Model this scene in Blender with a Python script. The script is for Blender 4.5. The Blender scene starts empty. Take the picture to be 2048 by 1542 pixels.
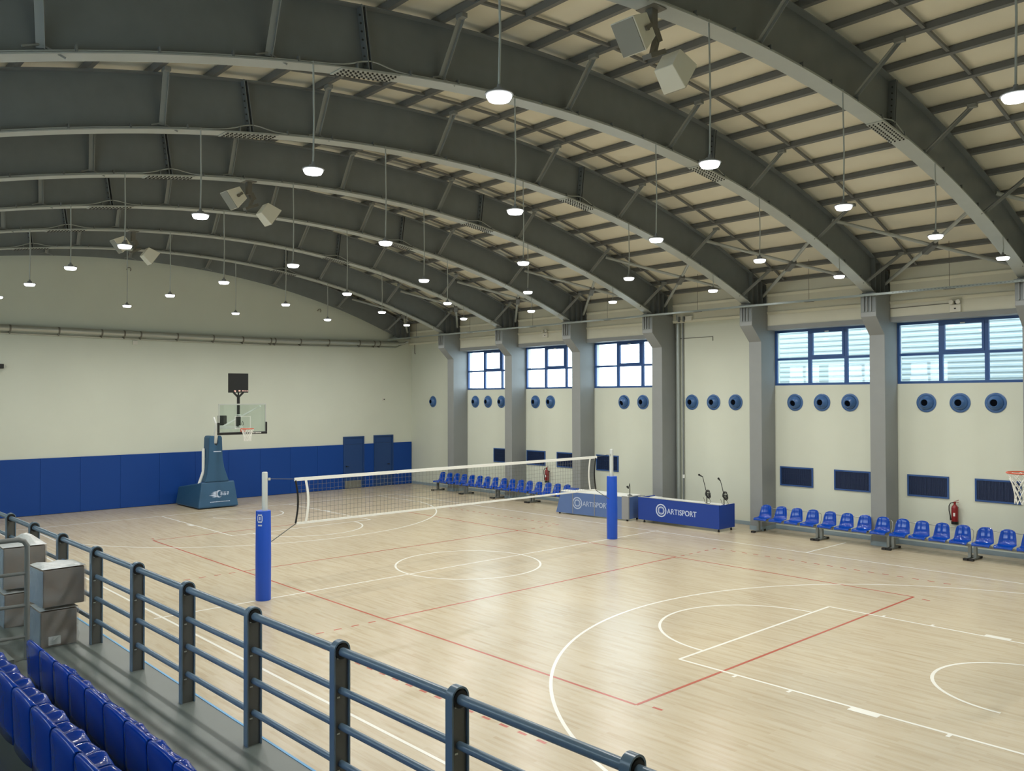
import bpy, math, random
from mathutils import Vector, Matrix
random.seed(7)
S = bpy.context.scene
COL = S.collection
PI = math.pi

# ------------------------------------------------------------------ camera, world, exposure
cam_d = bpy.data.cameras.new('camera')
cam_d.sensor_fit = 'HORIZONTAL'; cam_d.sensor_width = 36.0
cam_d.lens = 36.0 * 1684.40 / 2048.0
cam_d.clip_start = 0.05; cam_d.clip_end = 300
cam = bpy.data.objects.new('camera', cam_d); COL.objects.link(cam)
cam.location = (16.2789, -13.4192, 4.13525)
cam.rotation_euler = (1.58548750, 0.00277654, 0.829179495)
S.camera = cam

wd = bpy.data.worlds.new('overcast_sky'); S.world = wd; wd.use_nodes = True
bg = wd.node_tree.nodes['Background']
bg.inputs[0].default_value = (0.80, 0.91, 1.0, 1); bg.inputs[1].default_value = 7.0

S.view_settings.view_transform = 'Standard'
S.view_settings.look = 'None'
S.view_settings.gamma = 1.0
S.view_settings.use_curve_mapping = False
S.view_settings.exposure = 0.12
LAMP_W = 66.0
LAMP_COL = (1.0, 0.985, 0.94)

# ------------------------------------------------------------------ measured layout (metres, court centre = origin)
YW = 10.70            # inner face of the window wall
XE = -17.30           # inner face of the far end wall
XN = 17.40            # near end wall (behind the camera)
YL = -15.00           # wall behind the stand
YC = -2.15            # centre line of the vault
FR = [-1.77 + 3.82 * (i - 3) for i in range(8)]     # arches a..h
def zb(y): return -22.80 + math.sqrt(32.0 ** 2 - (y - YC) ** 2)
def zt(y): return -22.88 + math.sqrt(33.0 ** 2 - (y - YC) ** 2)
def roof_z(y): return -22.88 + math.sqrt(33.13 ** 2 - (y - YC) ** 2)
ORD = ['first', 'second', 'third', 'fourth', 'fifth', 'sixth', 'seventh', 'eighth', 'ninth', 'tenth', 'eleventh',
       'twelfth', 'thirteenth', 'fourteenth', 'fifteenth', 'sixteenth', 'seventeenth', 'eighteenth', 'nineteenth',
       'twentieth', 'twenty-first', 'twenty-second', 'twenty-third', 'twenty-fourth', 'twenty-fifth', 'twenty-sixth', 'twenty-seventh']

# ------------------------------------------------------------------ materials
def mat(name, col, rough=0.5, metal=0.0, spec=0.5, bump=0.0, bscale=40.0, var=0.0, vscale=3.0, coat=0.0):
    m = bpy.data.materials.new(name); m.use_nodes = True
    nt = m.node_tree; b = nt.nodes['Principled BSDF']
    b.inputs['Base Color'].default_value = (*col, 1); b.inputs['Roughness'].default_value = rough
    b.inputs['Metallic'].default_value = metal; b.inputs['Specular IOR Level'].default_value = spec
    if coat: b.inputs['Coat Weight'].default_value = coat; b.inputs['Coat Roughness'].default_value = 0.08
    tc = nt.nodes.new('ShaderNodeTexCoord')
    if var > 0:
        n = nt.nodes.new('ShaderNodeTexNoise'); n.inputs['Scale'].default_value = vscale; n.inputs['Detail'].default_value = 4
        nt.links.new(tc.outputs['Object'], n.inputs['Vector'])
        r = nt.nodes.new('ShaderNodeMapRange')
        r.inputs['From Min'].default_value = 0.3; r.inputs['From Max'].default_value = 0.7
        r.inputs['To Min'].default_value = 1 - var; r.inputs['To Max'].default_value = 1 + var
        nt.links.new(n.outputs['Fac'], r.inputs['Value'])
        mx = nt.nodes.new('ShaderNodeMix'); mx.data_type = 'RGBA'; mx.blend_type = 'MULTIPLY'
        mx.inputs[0].default_value = 1.0; mx.inputs[6].default_value = (*col, 1)
        nt.links.new(r.outputs[0], mx.inputs[7]); nt.links.new(mx.outputs[2], b.inputs['Base Color'])
    if bump > 0:
        n2 = nt.nodes.new('ShaderNodeTexNoise'); n2.inputs['Scale'].default_value = bscale; n2.inputs['Detail'].default_value = 3
        nt.links.new(tc.outputs['Object'], n2.inputs['Vector'])
        bp = nt.nodes.new('ShaderNodeBump'); bp.inputs['Strength'].default_value = bump; bp.inputs['Distance'].default_value = 0.01
        nt.links.new(n2.outputs['Fac'], bp.inputs['Height']); nt.links.new(bp.outputs[0], b.inputs['Normal'])
    return m

def emit(name, col, strength):
    m = bpy.data.materials.new(name); m.use_nodes = True
    b = m.node_tree.nodes['Principled BSDF']
    b.inputs['Base Color'].default_value = (0.8, 0.8, 0.8, 1)
    b.inputs['Emission Color'].default_value = (*col, 1); b.inputs['Emission Strength'].default_value = strength
    return m

M = {}
M['cream'] = mat('cream_wall_paint', (0.605, 0.635, 0.54), 0.75, bump=0.05, bscale=60, var=0.02, vscale=0.7)
M['clad'] = mat('cream_cladding', (0.62, 0.615, 0.50), 0.55, var=0.02)
M['roof'] = mat('cream_roof_panel', (0.75, 0.72, 0.59), 0.45, var=0.03, vscale=1.5)
M['steel'] = mat('dark_grey_steel_paint', (0.175, 0.194, 0.195), 0.42, var=0.05)
M['flange'] = mat('grey_steel_paint', (0.39, 0.42, 0.40), 0.36, var=0.03)
M['purlin'] = mat('purlin_steel', (0.145, 0.152, 0.150), 0.45)
M['darksteel'] = mat('arch_end_shade_steel', (0.045, 0.052, 0.058), 0.45)  # shade at the arch ends put into a steel colour, unused
M['void'] = mat('throat_shade_black', (0.002, 0.003, 0.006), 0.9, spec=0.05)  # near-black for the shade inside the open vent nozzles
M['brace'] = mat('brace_steel_paint', (0.25, 0.265, 0.25), 0.42)
M['bolt'] = mat('bolt_steel', (0.05, 0.05, 0.045), 0.4, metal=0.4)
M['column'] = mat('grey_column_paint', (0.235, 0.25, 0.248), 0.5, var=0.02)
M['plinth'] = mat('blue_grey_plinth_paint', (0.25, 0.32, 0.36), 0.35)
M['galv'] = mat('galvanised_metal', (0.42, 0.44, 0.40), 0.38, metal=0.55)
M['tray'] = mat('tray_metal', (0.34, 0.38, 0.36), 0.4, metal=0.4)
M['blueframe'] = mat('blue_aluminium_frame', (0.022, 0.075, 0.24), 0.35)
M['ventblue'] = mat('blue_vent_paint', (0.045, 0.12, 0.29), 0.3)
M['black'] = mat('black_plastic', (0.008, 0.009, 0.009), 0.4)
M['rubber'] = mat('black_rubber', (0.012, 0.012, 0.012), 0.7)
M['grille'] = mat('dark_blue_louvre', (0.012, 0.028, 0.085), 0.5)
M['pad'] = mat('blue_wall_pad_vinyl', (0.003, 0.048, 0.25), 0.5, spec=0.3, bump=0.03, bscale=20)
M['door'] = mat('blue_door_paint', (0.012, 0.050, 0.17), 0.45)
M['kick'] = mat('kick_plate_metal', (0.20, 0.205, 0.18), 0.4, metal=0.3)
M['seat'] = mat('glossy_blue_plastic', (0.001, 0.052, 0.37), 0.08, spec=0.6)
M['standseat'] = mat('glossy_royal_blue_plastic', (0.001, 0.046, 0.36), 0.11, spec=0.25)
M['postpad'] = mat('blue_post_pad_vinyl', (0.006, 0.075, 0.52), 0.4)
M['alu'] = mat('brushed_aluminium', (0.55, 0.58, 0.55), 0.35, metal=0.3)
M['white'] = mat('white_paint', (0.78, 0.80, 0.76), 0.45)
M['tape'] = mat('white_webbing', (0.80, 0.82, 0.78), 0.7)
M['netcord'] = mat('black_net_cord', (0.14, 0.145, 0.13), 0.8)
M['hoopnet'] = mat('white_net_cord', (0.80, 0.80, 0.75), 0.8)
M['rim'] = mat('orange_rim_paint', (0.55, 0.085, 0.03), 0.4)
M['standblue'] = mat('teal_blue_padding', (0.022, 0.085, 0.17), 0.5, bump=0.04, bscale=25)
M['deskblue'] = mat('blue_desk_panel', (0.008, 0.045, 0.29), 0.35)
M['logo'] = mat('pale_blue_white_print', (0.55, 0.63, 0.78), 0.5)
M['logodim'] = mat('dim_print_under_film', (0.42, 0.50, 0.66), 0.35)
M['deskwrap'] = mat('blue_panel_under_film', (0.095, 0.165, 0.37), 0.25, bump=0.25, bscale=5)
M['wrapgrey'] = mat('film_wrapped_edge', (0.28, 0.29, 0.30), 0.3, bump=0.3, bscale=12)
M['red'] = mat('red_extinguisher_paint', (0.21, 0.010, 0.012), 0.25)
M['sticker'] = mat('white_sticker', (0.72, 0.72, 0.68), 0.5)
M['rail'] = mat('blue_grey_railing_paint', (0.135, 0.20, 0.265), 0.27)
M['railweb'] = mat('dark_post_web', (0.10, 0.10, 0.09), 0.4)  # post webs, darker and browner than the rails
M['handrail'] = mat('grey_handrail_paint', (0.20, 0.21, 0.20), 0.4)
M['standfloor'] = mat('grey_coated_concrete', (0.150, 0.168, 0.150), 0.42, var=0.05, vscale=2)
M['edgefilm'] = mat('light_blue_edge_film', (0.06, 0.33, 0.62), 0.3)
M['box'] = mat('brown_cardboard', (0.25, 0.185, 0.13), 0.6, var=0.1, vscale=4)
M['spk'] = mat('beige_speaker_cabinet', (0.74, 0.73, 0.62), 0.5)
M['spkgrille'] = mat('grey_speaker_grille', (0.30, 0.30, 0.26), 0.7, bump=0.3, bscale=300)
M['spkarm'] = mat('speaker_bracket_steel', (0.15, 0.145, 0.12), 0.5)
M['lampbody'] = mat('grey_lamp_housing', (0.20, 0.21, 0.21), 0.4)
M['lens'] = emit('lit_lamp_lens', (0.93, 0.96, 1.0), 9.0)
M['led'] = emit('red_led_digits', (1.0, 0.16, 0.03), 0.55)
M['legsteel'] = mat('bench_steel', (0.26, 0.28, 0.27), 0.35, metal=0.5)
M['offwhite'] = mat('off_white_plastic', (0.66, 0.65, 0.57), 0.5)
M['outwall'] = mat('pale_corrugated_metal', (0.36, 0.41, 0.43), 0.5)
M['outside'] = mat('pale_ground', (0.4, 0.41, 0.4), 0.8)

def glass_mat(name, tint, gloss=0.08, rough=0.02):
    m = bpy.data.materials.new(name); m.use_nodes = True; nt = m.node_tree
    for n in list(nt.nodes):
        if n.type == 'BSDF_PRINCIPLED': nt.nodes.remove(n)
    out = nt.nodes['Material Output']
    tr = nt.nodes.new('ShaderNodeBsdfTransparent'); tr.inputs[0].default_value = (*tint, 1)
    gl = nt.nodes.new('ShaderNodeBsdfGlossy'); gl.inputs['Roughness'].default_value = rough
    mx = nt.nodes.new('ShaderNodeMixShader'); mx.inputs[0].default_value = gloss
    nt.links.new(tr.outputs[0], mx.inputs[1]); nt.links.new(gl.outputs[0], mx.inputs[2]); nt.links.new(mx.outputs[0], out.inputs[0])
    return m
M['glass'] = glass_mat('window_glass', (0.93, 0.97, 0.98), 0.05)
M['boardglass'] = glass_mat('backboard_glass', (0.90, 0.95, 0.93), 0.06)

def film_mat():
    m = bpy.data.materials.new('clear_plastic_film'); m.use_nodes = True; nt = m.node_tree
    b = nt.nodes['Principled BSDF']; out = nt.nodes['Material Output']
    b.inputs['Base Color'].default_value = (0.62, 0.68, 0.72, 1); b.inputs['Roughness'].default_value = 0.22
    tc = nt.nodes.new('ShaderNodeTexCoord'); n = nt.nodes.new('ShaderNodeTexNoise')
    n.inputs['Scale'].default_value = 5; n.inputs['Detail'].default_value = 3; n.inputs['Distortion'].default_value = 0.6
    nt.links.new(tc.outputs['Object'], n.inputs['Vector'])
    bp = nt.nodes.new('ShaderNodeBump'); bp.inputs['Strength'].default_value = 0.6; bp.inputs['Distance'].default_value = 0.03
    nt.links.new(n.outputs['Fac'], bp.inputs['Height']); nt.links.new(bp.outputs[0], b.inputs['Normal'])
    r = nt.nodes.new('ShaderNodeMapRange'); r.inputs['From Min'].default_value = 0.35; r.inputs['From Max'].default_value = 0.7
    r.inputs['To Min'].default_value = 0.14; r.inputs['To Max'].default_value = 0.34
    nt.links.new(n.outputs['Fac'], r.inputs['Value'])
    tr = nt.nodes.new('ShaderNodeBsdfTransparent'); mx = nt.nodes.new('ShaderNodeMixShader')
    nt.links.new(r.outputs[0], mx.inputs[0]); nt.links.new(tr.outputs[0], mx.inputs[1]); nt.links.new(b.outputs[0], mx.inputs[2])
    nt.links.new(mx.outputs[0], out.inputs[0])
    return m
M['film'] = film_mat()
M['filmtop'] = mat('bunched_plastic_film', (0.60, 0.62, 0.60), 0.3, bump=0.8, bscale=14)
M['sidetint'] = mat('blue_grey_side_light', (0.22, 0.29, 0.37), 0.3, bump=0.4, bscale=6)  # bluish light on the cartons' side faces, put in as colour

def floor_mat():
    m = bpy.data.materials.new('maple_strip_floor'); m.use_nodes = True; nt = m.node_tree; L = nt.links
    b = nt.nodes['Principled BSDF']
    tc = nt.nodes.new('ShaderNodeTexCoord')
    br = nt.nodes.new('ShaderNodeTexBrick')
    br.offset = 0.37; br.offset_frequency = 2; br.squash = 1.0
    br.inputs['Color1'].default_value = (0.0, 0, 0, 1); br.inputs['Color2'].default_value = (1, 1, 1, 1)
    br.inputs['Mortar'].default_value = (0.35, 0.35, 0.35, 1)
    br.inputs['Scale'].default_value = 1.0; br.inputs['Mortar Size'].default_value = 0.0012
    br.inputs['Bias'].default_value = 0.0; br.inputs['Brick Width'].default_value = 0.85; br.inputs['Row Height'].default_value = 0.062
    L.new(tc.outputs['Object'], br.inputs['Vector'])
    mp = nt.nodes.new('ShaderNodeMapping'); mp.inputs['Scale'].default_value = (0.9, 9.0, 1.0)
    L.new(tc.outputs['Object'], mp.inputs['Vector'])
    n1 = nt.nodes.new('ShaderNodeTexNoise'); n1.inputs['Scale'].default_value = 1.6; n1.inputs['Detail'].default_value = 5; n1.inputs['Roughness'].default_value = 0.6
    L.new(mp.outputs[0], n1.inputs['Vector'])
    n2 = nt.nodes.new('ShaderNodeTexNoise'); n2.inputs['Scale'].default_value = 0.35; n2.inputs['Detail'].default_value = 2
    L.new(tc.outputs['Object'], n2.inputs['Vector'])
    a = nt.nodes.new('ShaderNodeMath'); a.operation = 'MULTIPLY_ADD'; a.inputs[1].default_value = 0.30
    L.new(br.outputs['Color'], a.inputs[0]); L.new(n1.outputs['Fac'], a.inputs[2])
    r = nt.nodes.new('ShaderNodeValToRGB')
    e = r.color_ramp.elements
    e[0].position = 0.32; e[0].color = (0.500, 0.398, 0.252, 1)
    e[1].position = 1.0; e[1].color = (0.655, 0.572, 0.420, 1)
    e2 = r.color_ramp.elements.new(0.62); e2.color = (0.600, 0.508, 0.352, 1)
    L.new(a.outputs[0], r.inputs['Fac'])
    mx = nt.nodes.new('ShaderNodeMix'); mx.data_type = 'RGBA'; mx.blend_type = 'MULTIPLY'; mx.inputs[0].default_value = 0.25
    L.new(r.outputs['Color'], mx.inputs[6]); L.new(n2.outputs['Fac'], mx.inputs[7])
    hs = nt.nodes.new('ShaderNodeHueSaturation'); hs.inputs['Value'].default_value = 0.93
    L.new(mx.outputs[2], hs.inputs['Color']); L.new(hs.outputs[0], b.inputs['Base Color'])
    b.inputs['Roughness'].default_value = 0.27; b.inputs['Specular IOR Level'].default_value = 0.5
    return m
M['floor'] = floor_mat()
M['linewhite'] = mat('white_court_paint', (0.78, 0.77, 0.70), 0.27)
M['linered'] = mat('red_court_paint', (0.40, 0.085, 0.048), 0.27)

# ------------------------------------------------------------------ mesh builder
class MB:
    def __init__(self, mi=0):
        self.v = []; self.f = []; self.m = []; self.mi = mi
    def add(self, vs, fs):
        o = len(self.v); self.v += [tuple(p) for p in vs]
        for f in fs: self.f.append(tuple(i + o for i in f)); self.m.append(self.mi)
        return self
    def box(self, x0, x1, y0, y1, z0, z1):
        return self.add([(x0, y0, z0), (x1, y0, z0), (x1, y1, z0), (x0, y1, z0), (x0, y0, z1), (x1, y0, z1), (x1, y1, z1), (x0, y1, z1)],
                        [(0, 3, 2, 1), (4, 5, 6, 7), (0, 1, 5, 4), (1, 2, 6, 5), (2, 3, 7, 6), (3, 0, 4, 7)])
    def cbox(self, c, s, rot=None):
        h = [a / 2 for a in s]; R = rot.to_3x3() if rot is not None else Matrix.Identity(3); c = Vector(c)
        P = [c + R @ Vector((sx * h[0], sy * h[1], sz * h[2])) for sz in (-1, 1) for sx, sy in ((-1, -1), (1, -1), (1, 1), (-1, 1))]
        return self.add(P, [(0, 3, 2, 1), (4, 5, 6, 7), (0, 1, 5, 4), (1, 2, 6, 5), (2, 3, 7, 6), (3, 0, 4, 7)])
    def hexa(self, b, t):      # bottom 4 + top 4 corner points
        return self.add(list(b) + list(t), [(0, 3, 2, 1), (4, 5, 6, 7), (0, 1, 5, 4), (1, 2, 6, 5), (2, 3, 7, 6), (3, 0, 4, 7)])
    def bar(self, p, q, w, h):   # rectangular bar between two points
        p, q = Vector(p), Vector(q); d = (q - p); l = d.length; d.normalize()
        up = Vector((0, 0, 1)) if abs(d.z) < 0.95 else Vector((1, 0, 0))
        s = d.cross(up).normalized(); u = s.cross(d)
        P = [e + s * a * w / 2 + u * c * h / 2 for e in (p, q) for a, c in ((-1, -1), (1, -1), (1, 1), (-1, 1))]
        return self.add(P, [(0, 3, 2, 1), (4, 5, 6, 7), (0, 1, 5, 4), (1, 2, 6, 5), (2, 3, 7, 6), (3, 0, 4, 7)])
    def tube(self, pts, r, n=8, closed=False, caps=True):
        pts = [Vector(p) for p in pts]; k = len(pts); rs = r if isinstance(r, (list, tuple)) else [r] * k
        o = len(self.v); ref = None; rings = []
        for i, p in enumerate(pts):
            if closed: d = pts[(i + 1) % k] - pts[i - 1]
            elif i == 0: d = pts[1] - pts[0]
            elif i == k - 1: d = pts[-1] - pts[-2]
            else: d = (pts[i + 1] - p).normalized() + (p - pts[i - 1]).normalized()
            d.normalize()
            if ref is None:
                ref = Vector((0, 0, 1)) if abs(d.z) < 0.9 else Vector((1, 0, 0))
            s = ref - d * ref.dot(d)
            if s.length < 1e-6: s = Vector((1, 0, 0)) - d * d.x
            s.normalize(); ref = s; u = d.cross(s)
            rings.append([p + (s * math.cos(2 * PI * j / n) + u * math.sin(2 * PI * j / n)) * rs[i] for j in range(n)])
        vs = [q for ring in rings for q in ring]; fs = []
        for i in range(k if closed else k - 1):
            i2 = (i + 1) % k
            for j in range(n):
                j2 = (j + 1) % n; fs.append((i * n + j, i2 * n + j, i2 * n + j2, i * n + j2))
        if caps and not closed:
            fs.append(tuple(range(n))); fs.append(tuple((k - 1) * n + j for j in reversed(range(n))))
        return self.add(vs, fs)
    def lathe(self, prof, c=(0, 0, 0), axis='Z', n=20, rot=None):
        vs = []; fs = []; k = len(prof); c = Vector(c)
        for (r, h) in prof:
            for j in range(n):
                a = 2 * PI * j / n
                p = Vector((r * math.cos(a), r * math.sin(a), h))
                if axis == 'Y': p = Vector((p.x, -p.z, p.y))       # h grows toward -Y
                if axis == 'X': p = Vector((p.z, p.x, p.y))
                if rot is not None: p = rot @ p
                vs.append(c + p)
        for i in range(k - 1):
            for j in range(n):
                j2 = (j + 1) % n; fs.append((i * n + j, i * n + j2, (i + 1) * n + j2, (i + 1) * n + j))
        if prof[0][0] > 1e-5: fs.append(tuple(reversed(range(n))))
        if prof[-1][0] > 1e-5: fs.append(tuple((k - 1) * n + j for j in range(n)))
        return self.add(vs, fs)
    def prism(self, poly, d0, d1, plane='YZ'):   # polygon extruded along the remaining axis
        def P(a, b, d):
            return {'YZ': (d, a, b), 'XZ': (a, d, b), 'XY': (a, b, d)}[plane]
        k = len(poly)
        vs = [P(a, b, d0) for a, b in poly] + [P(a, b, d1) for a, b in poly]
        fs = [tuple(reversed(range(k))), tuple(range(k, 2 * k))] + [(i, (i + 1) % k, (i + 1) % k + k, i + k) for i in range(k)]
        return self.add(vs, fs)
    def shift(self, d):
        self.v = [(p[0] + d[0], p[1] + d[1], p[2] + d[2]) for p in self.v]; return self
    def map(self, fn):
        self.v = [tuple(fn(p)) for p in self.v]; return self
    def build(self, name, mats, parent=None, bevel=0.0, smooth=True, local=False, angle=0.6, solid=0.0, subsurf=0):
        if parent is not None and not local:
            l = parent['_o'] if '_o' in parent else parent.location
            self.shift((-l[0], -l[1], -l[2]))
        me = bpy.data.meshes.new(name); me.from_pydata(self.v, [], self.f)
        if not isinstance(mats, (list, tuple)): mats = [mats]
        for m_ in mats: me.materials.append(m_)
        me.polygons.foreach_set('material_index', self.m)
        me.validate()
        import bmesh as _bm
        b = _bm.new(); b.from_mesh(me); _bm.ops.recalc_face_normals(b, faces=b.faces[:]); b.to_mesh(me); b.free()
        if smooth:
            me.polygons.foreach_set('use_smooth', [True] * len(me.polygons)); me.set_sharp_from_angle(angle=angle)
        me.update()
        o = bpy.data.objects.new(name, me); COL.objects.link(o)
        if parent is not None: o.parent = parent
        if subsurf:
            ss = o.modifiers.new('smooth', 'SUBSURF'); ss.levels = subsurf; ss.render_levels = subsurf; ss.boundary_smooth = 'PRESERVE_CORNERS'
        if solid:
            sm = o.modifiers.new('thickness', 'SOLIDIFY'); sm.thickness = solid; sm.offset = 0
        if bevel:
            bv = o.modifiers.new('bevel', 'BEVEL'); bv.width = bevel; bv.segments = 2; bv.limit_method = 'ANGLE'
        return o

def thing(name, label, cat, loc=(0, 0, 0), rz=0.0, group=None):
    o = bpy.data.objects.new(name, None); COL.objects.link(o); o.empty_display_size = 0.2
    o.location = loc; o.rotation_euler = (0, 0, rz); o['label'] = label; o['category'] = cat
    if group: o['group'] = group
    return o
def tag(o, label, cat, group=None, kind=None):
    o['label'] = label; o['category'] = cat
    if group: o['group'] = group
    if kind: o['kind'] = kind
    return o
def structure(o, label=None, cat=None):
    o['kind'] = 'structure'
    if label: o['label'] = label
    if cat: o['category'] = cat
    return o
def dup(root, loc, rz=None, label=None, group=None):
    r = root.copy(); COL.objects.link(r); r.location = loc
    if rz is not None: r.rotation_euler = (0, 0, rz)
    if label: r['label'] = label
    if group: r['group'] = group
    for ch in list(root.children):
        c = ch.copy(); COL.objects.link(c); c.parent = r
        for g in list(ch.children):
            d = g.copy(); COL.objects.link(d); d.parent = c
    return r
def recentre(o):        # put a single-mesh thing's origin at its base
    me = o.data; xs = [v.co for v in me.vertices]
    lo = Vector((min(p.x for p in xs), min(p.y for p in xs), min(p.z for p in xs))); hi = Vector((max(p.x for p in xs), max(p.y for p in xs), max(p.z for p in xs)))
    c = Vector(((lo.x + hi.x) / 2, (lo.y + hi.y) / 2, lo.z))
    me.transform(Matrix.Translation(-c)); o.location = c; return o

def text_mb(body, size, weight=0.0, extrude=0.0015, align='LEFT'):
    cu = bpy.data.curves.new('lettering', 'FONT'); cu.body = body; cu.size = size; cu.offset = weight; cu.extrude = extrude
    cu.align_x = align; cu.resolution_u = 4
    ob = bpy.data.objects.new('lettering', cu); COL.objects.link(ob)
    dg = bpy.context.evaluated_depsgraph_get(); dg.update()
    me = bpy.data.meshes.new_from_object(ob.evaluated_get(dg))
    mb = MB(); mb.add([v.co[:] for v in me.vertices], [tuple(p.vertices) for p in me.polygons])
    bpy.data.objects.remove(ob); bpy.data.curves.remove(cu); bpy.data.meshes.remove(me)
    return mb
def ring_mb(mb, r0, r1, cx, cy, n=40, d=0.0015, shape=None):
    vs = []; fs = []
    for j in range(n):
        a = 2 * PI * j / n; k = shape(a) if shape else 1.0
        for r in (r0, r1):
            for z in (0, d): vs.append((cx + r * k * math.cos(a), cy + r * k * math.sin(a), z))
    for j in range(n):
        a = 4 * j; b = 4 * ((j + 1) % n)
        fs += [(a + 1, a + 3, b + 3, b + 1), (a, b, b + 2, a + 2), (a, a + 1, b + 1, b), (a + 2, b + 2, b + 3, a + 3)]
    mb.add(vs, fs)

# ================================================================== STRUCTURE
# ---- floor with the court lines painted on it
fb = MB(0); fb.box(XE - 0.2, XN + 0.2, YL - 0.2, YW + 0.3, -0.15, 0.0)
def fquad(p, q, w, mi, z=0.0015, lift=0):
    p, q = Vector((p[0], p[1], 0)), Vector((q[0], q[1], 0)); d = (q - p).normalized(); s = Vector((-d.y, d.x, 0)) * (w / 2)
    zz = z + lift; fb.mi = mi
    fb.add([(p - s)[:2] + (zz,), (q - s)[:2] + (zz,), (q + s)[:2] + (zz,), (p + s)[:2] + (zz,)], [(0, 1, 2, 3)])
def farc(cx, cy, r, a0, a1, w, mi, z=0.0015):
    n = max(8, int(abs(a1 - a0) * r / 0.12)); vs = []; fs = []
    for i in range(n + 1):
        a = a0 + (a1 - a0) * i / n
        vs += [(cx + (r - w / 2) * math.cos(a), cy + (r - w / 2) * math.sin(a), z), (cx + (r + w / 2) * math.cos(a), cy + (r + w / 2) * math.sin(a), z)]
    for i in range(n): fs.append((2 * i, 2 * i + 1, 2 * i + 3, 2 * i + 2))
    fb.mi = mi; fb.add(vs, fs)
LW = 0.05; WH = 1; RD = 2
for s in (-1, 1):
    fquad((-14, s * 7.5), (14, s * 7.5), LW, WH); fquad((s * 14, -7.5), (s * 14, 7.5), LW, WH, lift=0.0002)
    bx = s * 12.425
    fquad((s * 8.2, -2.45), (s * 8.2, 2.45), LW, WH, lift=0.0002)
    for t in (-1, 1):
        fquad((s * 8.2, t * 2.45), (s * 14, t * 2.45), LW, WH)
        for xx, ww in ((14 - 4.75, 0.05), (14 - 3.87, 0.05), (14 - 1.75, 0.05)):
            fquad((s * xx, t * 2.45), (s * xx, t * 2.57), ww, WH, lift=0.0004)
        fquad((s * 11.4, t * 2.53), (s * 11.0, t * 2.53), 0.12, WH, lift=0.0004)
        fquad((s * 14, t * 6.6), (s * 11.0, t * 6.6), LW, WH)
    a = PI / 2 if s > 0 else -PI / 2
    farc(s * 8.2, 0, 1.8, a, a + PI, LW, WH)
    farc(bx, 0, 1.25, a, a + PI, LW, WH)
    th = math.asin(6.6 / 6.75)
    if s > 0: farc(bx, 0, 6.75, PI - th, PI + th, LW, WH)
    else: farc(bx, 0, 6.75, -th, th, LW, WH)
fquad((0, -7.65), (0, 7.65), LW, WH, lift=0.0003)
farc(0, 0, 1.8, 0, 2 * PI, LW, WH)
fquad((5.0, 7.5), (5.0, 9.75), LW, WH, lift=0.0003)
for s in (-1, 1):
    fquad((-9, s * 4.5), (9, s * 4.5), LW, RD, z=0.0008); fquad((s * 9, -4.5), (s * 9, 4.5), LW, RD, z=0.0009); fquad((s * 3, -4.5), (s * 3, 4.5), LW, RD, z=0.0009)
    for t in (-1, 1):
        for i in range(5):
            y = 4.70 + 0.36 * i; fquad((t * 3, s * y), (t * 3, s * (y + 0.16)), LW, RD, z=0.0007)
        for yy in (4.4,): fquad((t * 9.2, s * yy), (t * 9.36, s * yy), LW, RD, z=0.0007)
    x = 3.14
    while x < 9.05: fquad((x, s * 6.28), (x + 0.15, s * 6.28), LW, RD, z=0.0007); fquad((-x, s * 6.28), (-x - 0.15, s * 6.28), LW, RD, z=0.0007); x += 0.34
structure(fb.build('floor', [M['floor'], M['linewhite'], M['linered']], smooth=False), 'pale maple strip court floor with white basketball and red volleyball lines', 'floor')

# ---- walls
cols_x = [FR[i] for i in range(8)]
bays = [(cols_x[i] + 0.215, cols_x[i + 1] - 0.215) for i in range(7)]     # a-b, b-c, ...
win_bays = [0, 1, 2, 4, 5, 6]
W0, W1 = 4.50, 6.22
wr = MB(); wr.box(XE - 0.2, XN + 0.2, YW, YW + 0.3, -0.1, W0)
edges = [XE - 0.2]
for b in win_bays: edges += [bays[b][0], bays[b][1]]
edges.append(XN + 0.2)
for i in range(0, len(edges), 2): wr.box(edges[i], edges[i + 1], YW, YW + 0.3, W0, W1)
wr.box(XE - 0.2, XN + 0.2, YW, YW + 0.3, W1, 8.6)
structure(wr.build('wall_right', M['cream'], smooth=False), 'cream window wall with round blue vents and high windows', 'wall')
structure(MB().box(XE - 0.25, XE, YL - 0.2, YW + 0.3, -0.1, 11.2).build('wall_far', M['cream'], smooth=False), 'cream end wall above the blue padding', 'wall')
wl_ = MB(); wl_.box(XE - 0.2, XN + 0.2, YL - 0.25, YL, -0.1, W0); wl_.box(XE - 0.2, XN + 0.2, YL - 0.25, YL, W1, 8.6)
for i in range(0, len(edges), 2): wl_.box(edges[i], edges[i + 1], YL - 0.25, YL, W0, W1)
structure(wl_.build('wall_left', M['cream'], smooth=False))
structure(MB().box(XN, XN + 0.25, YL - 0.2, YW + 0.3, -0.1, 11.2).build('wall_near', M['cream'], smooth=False))
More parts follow.
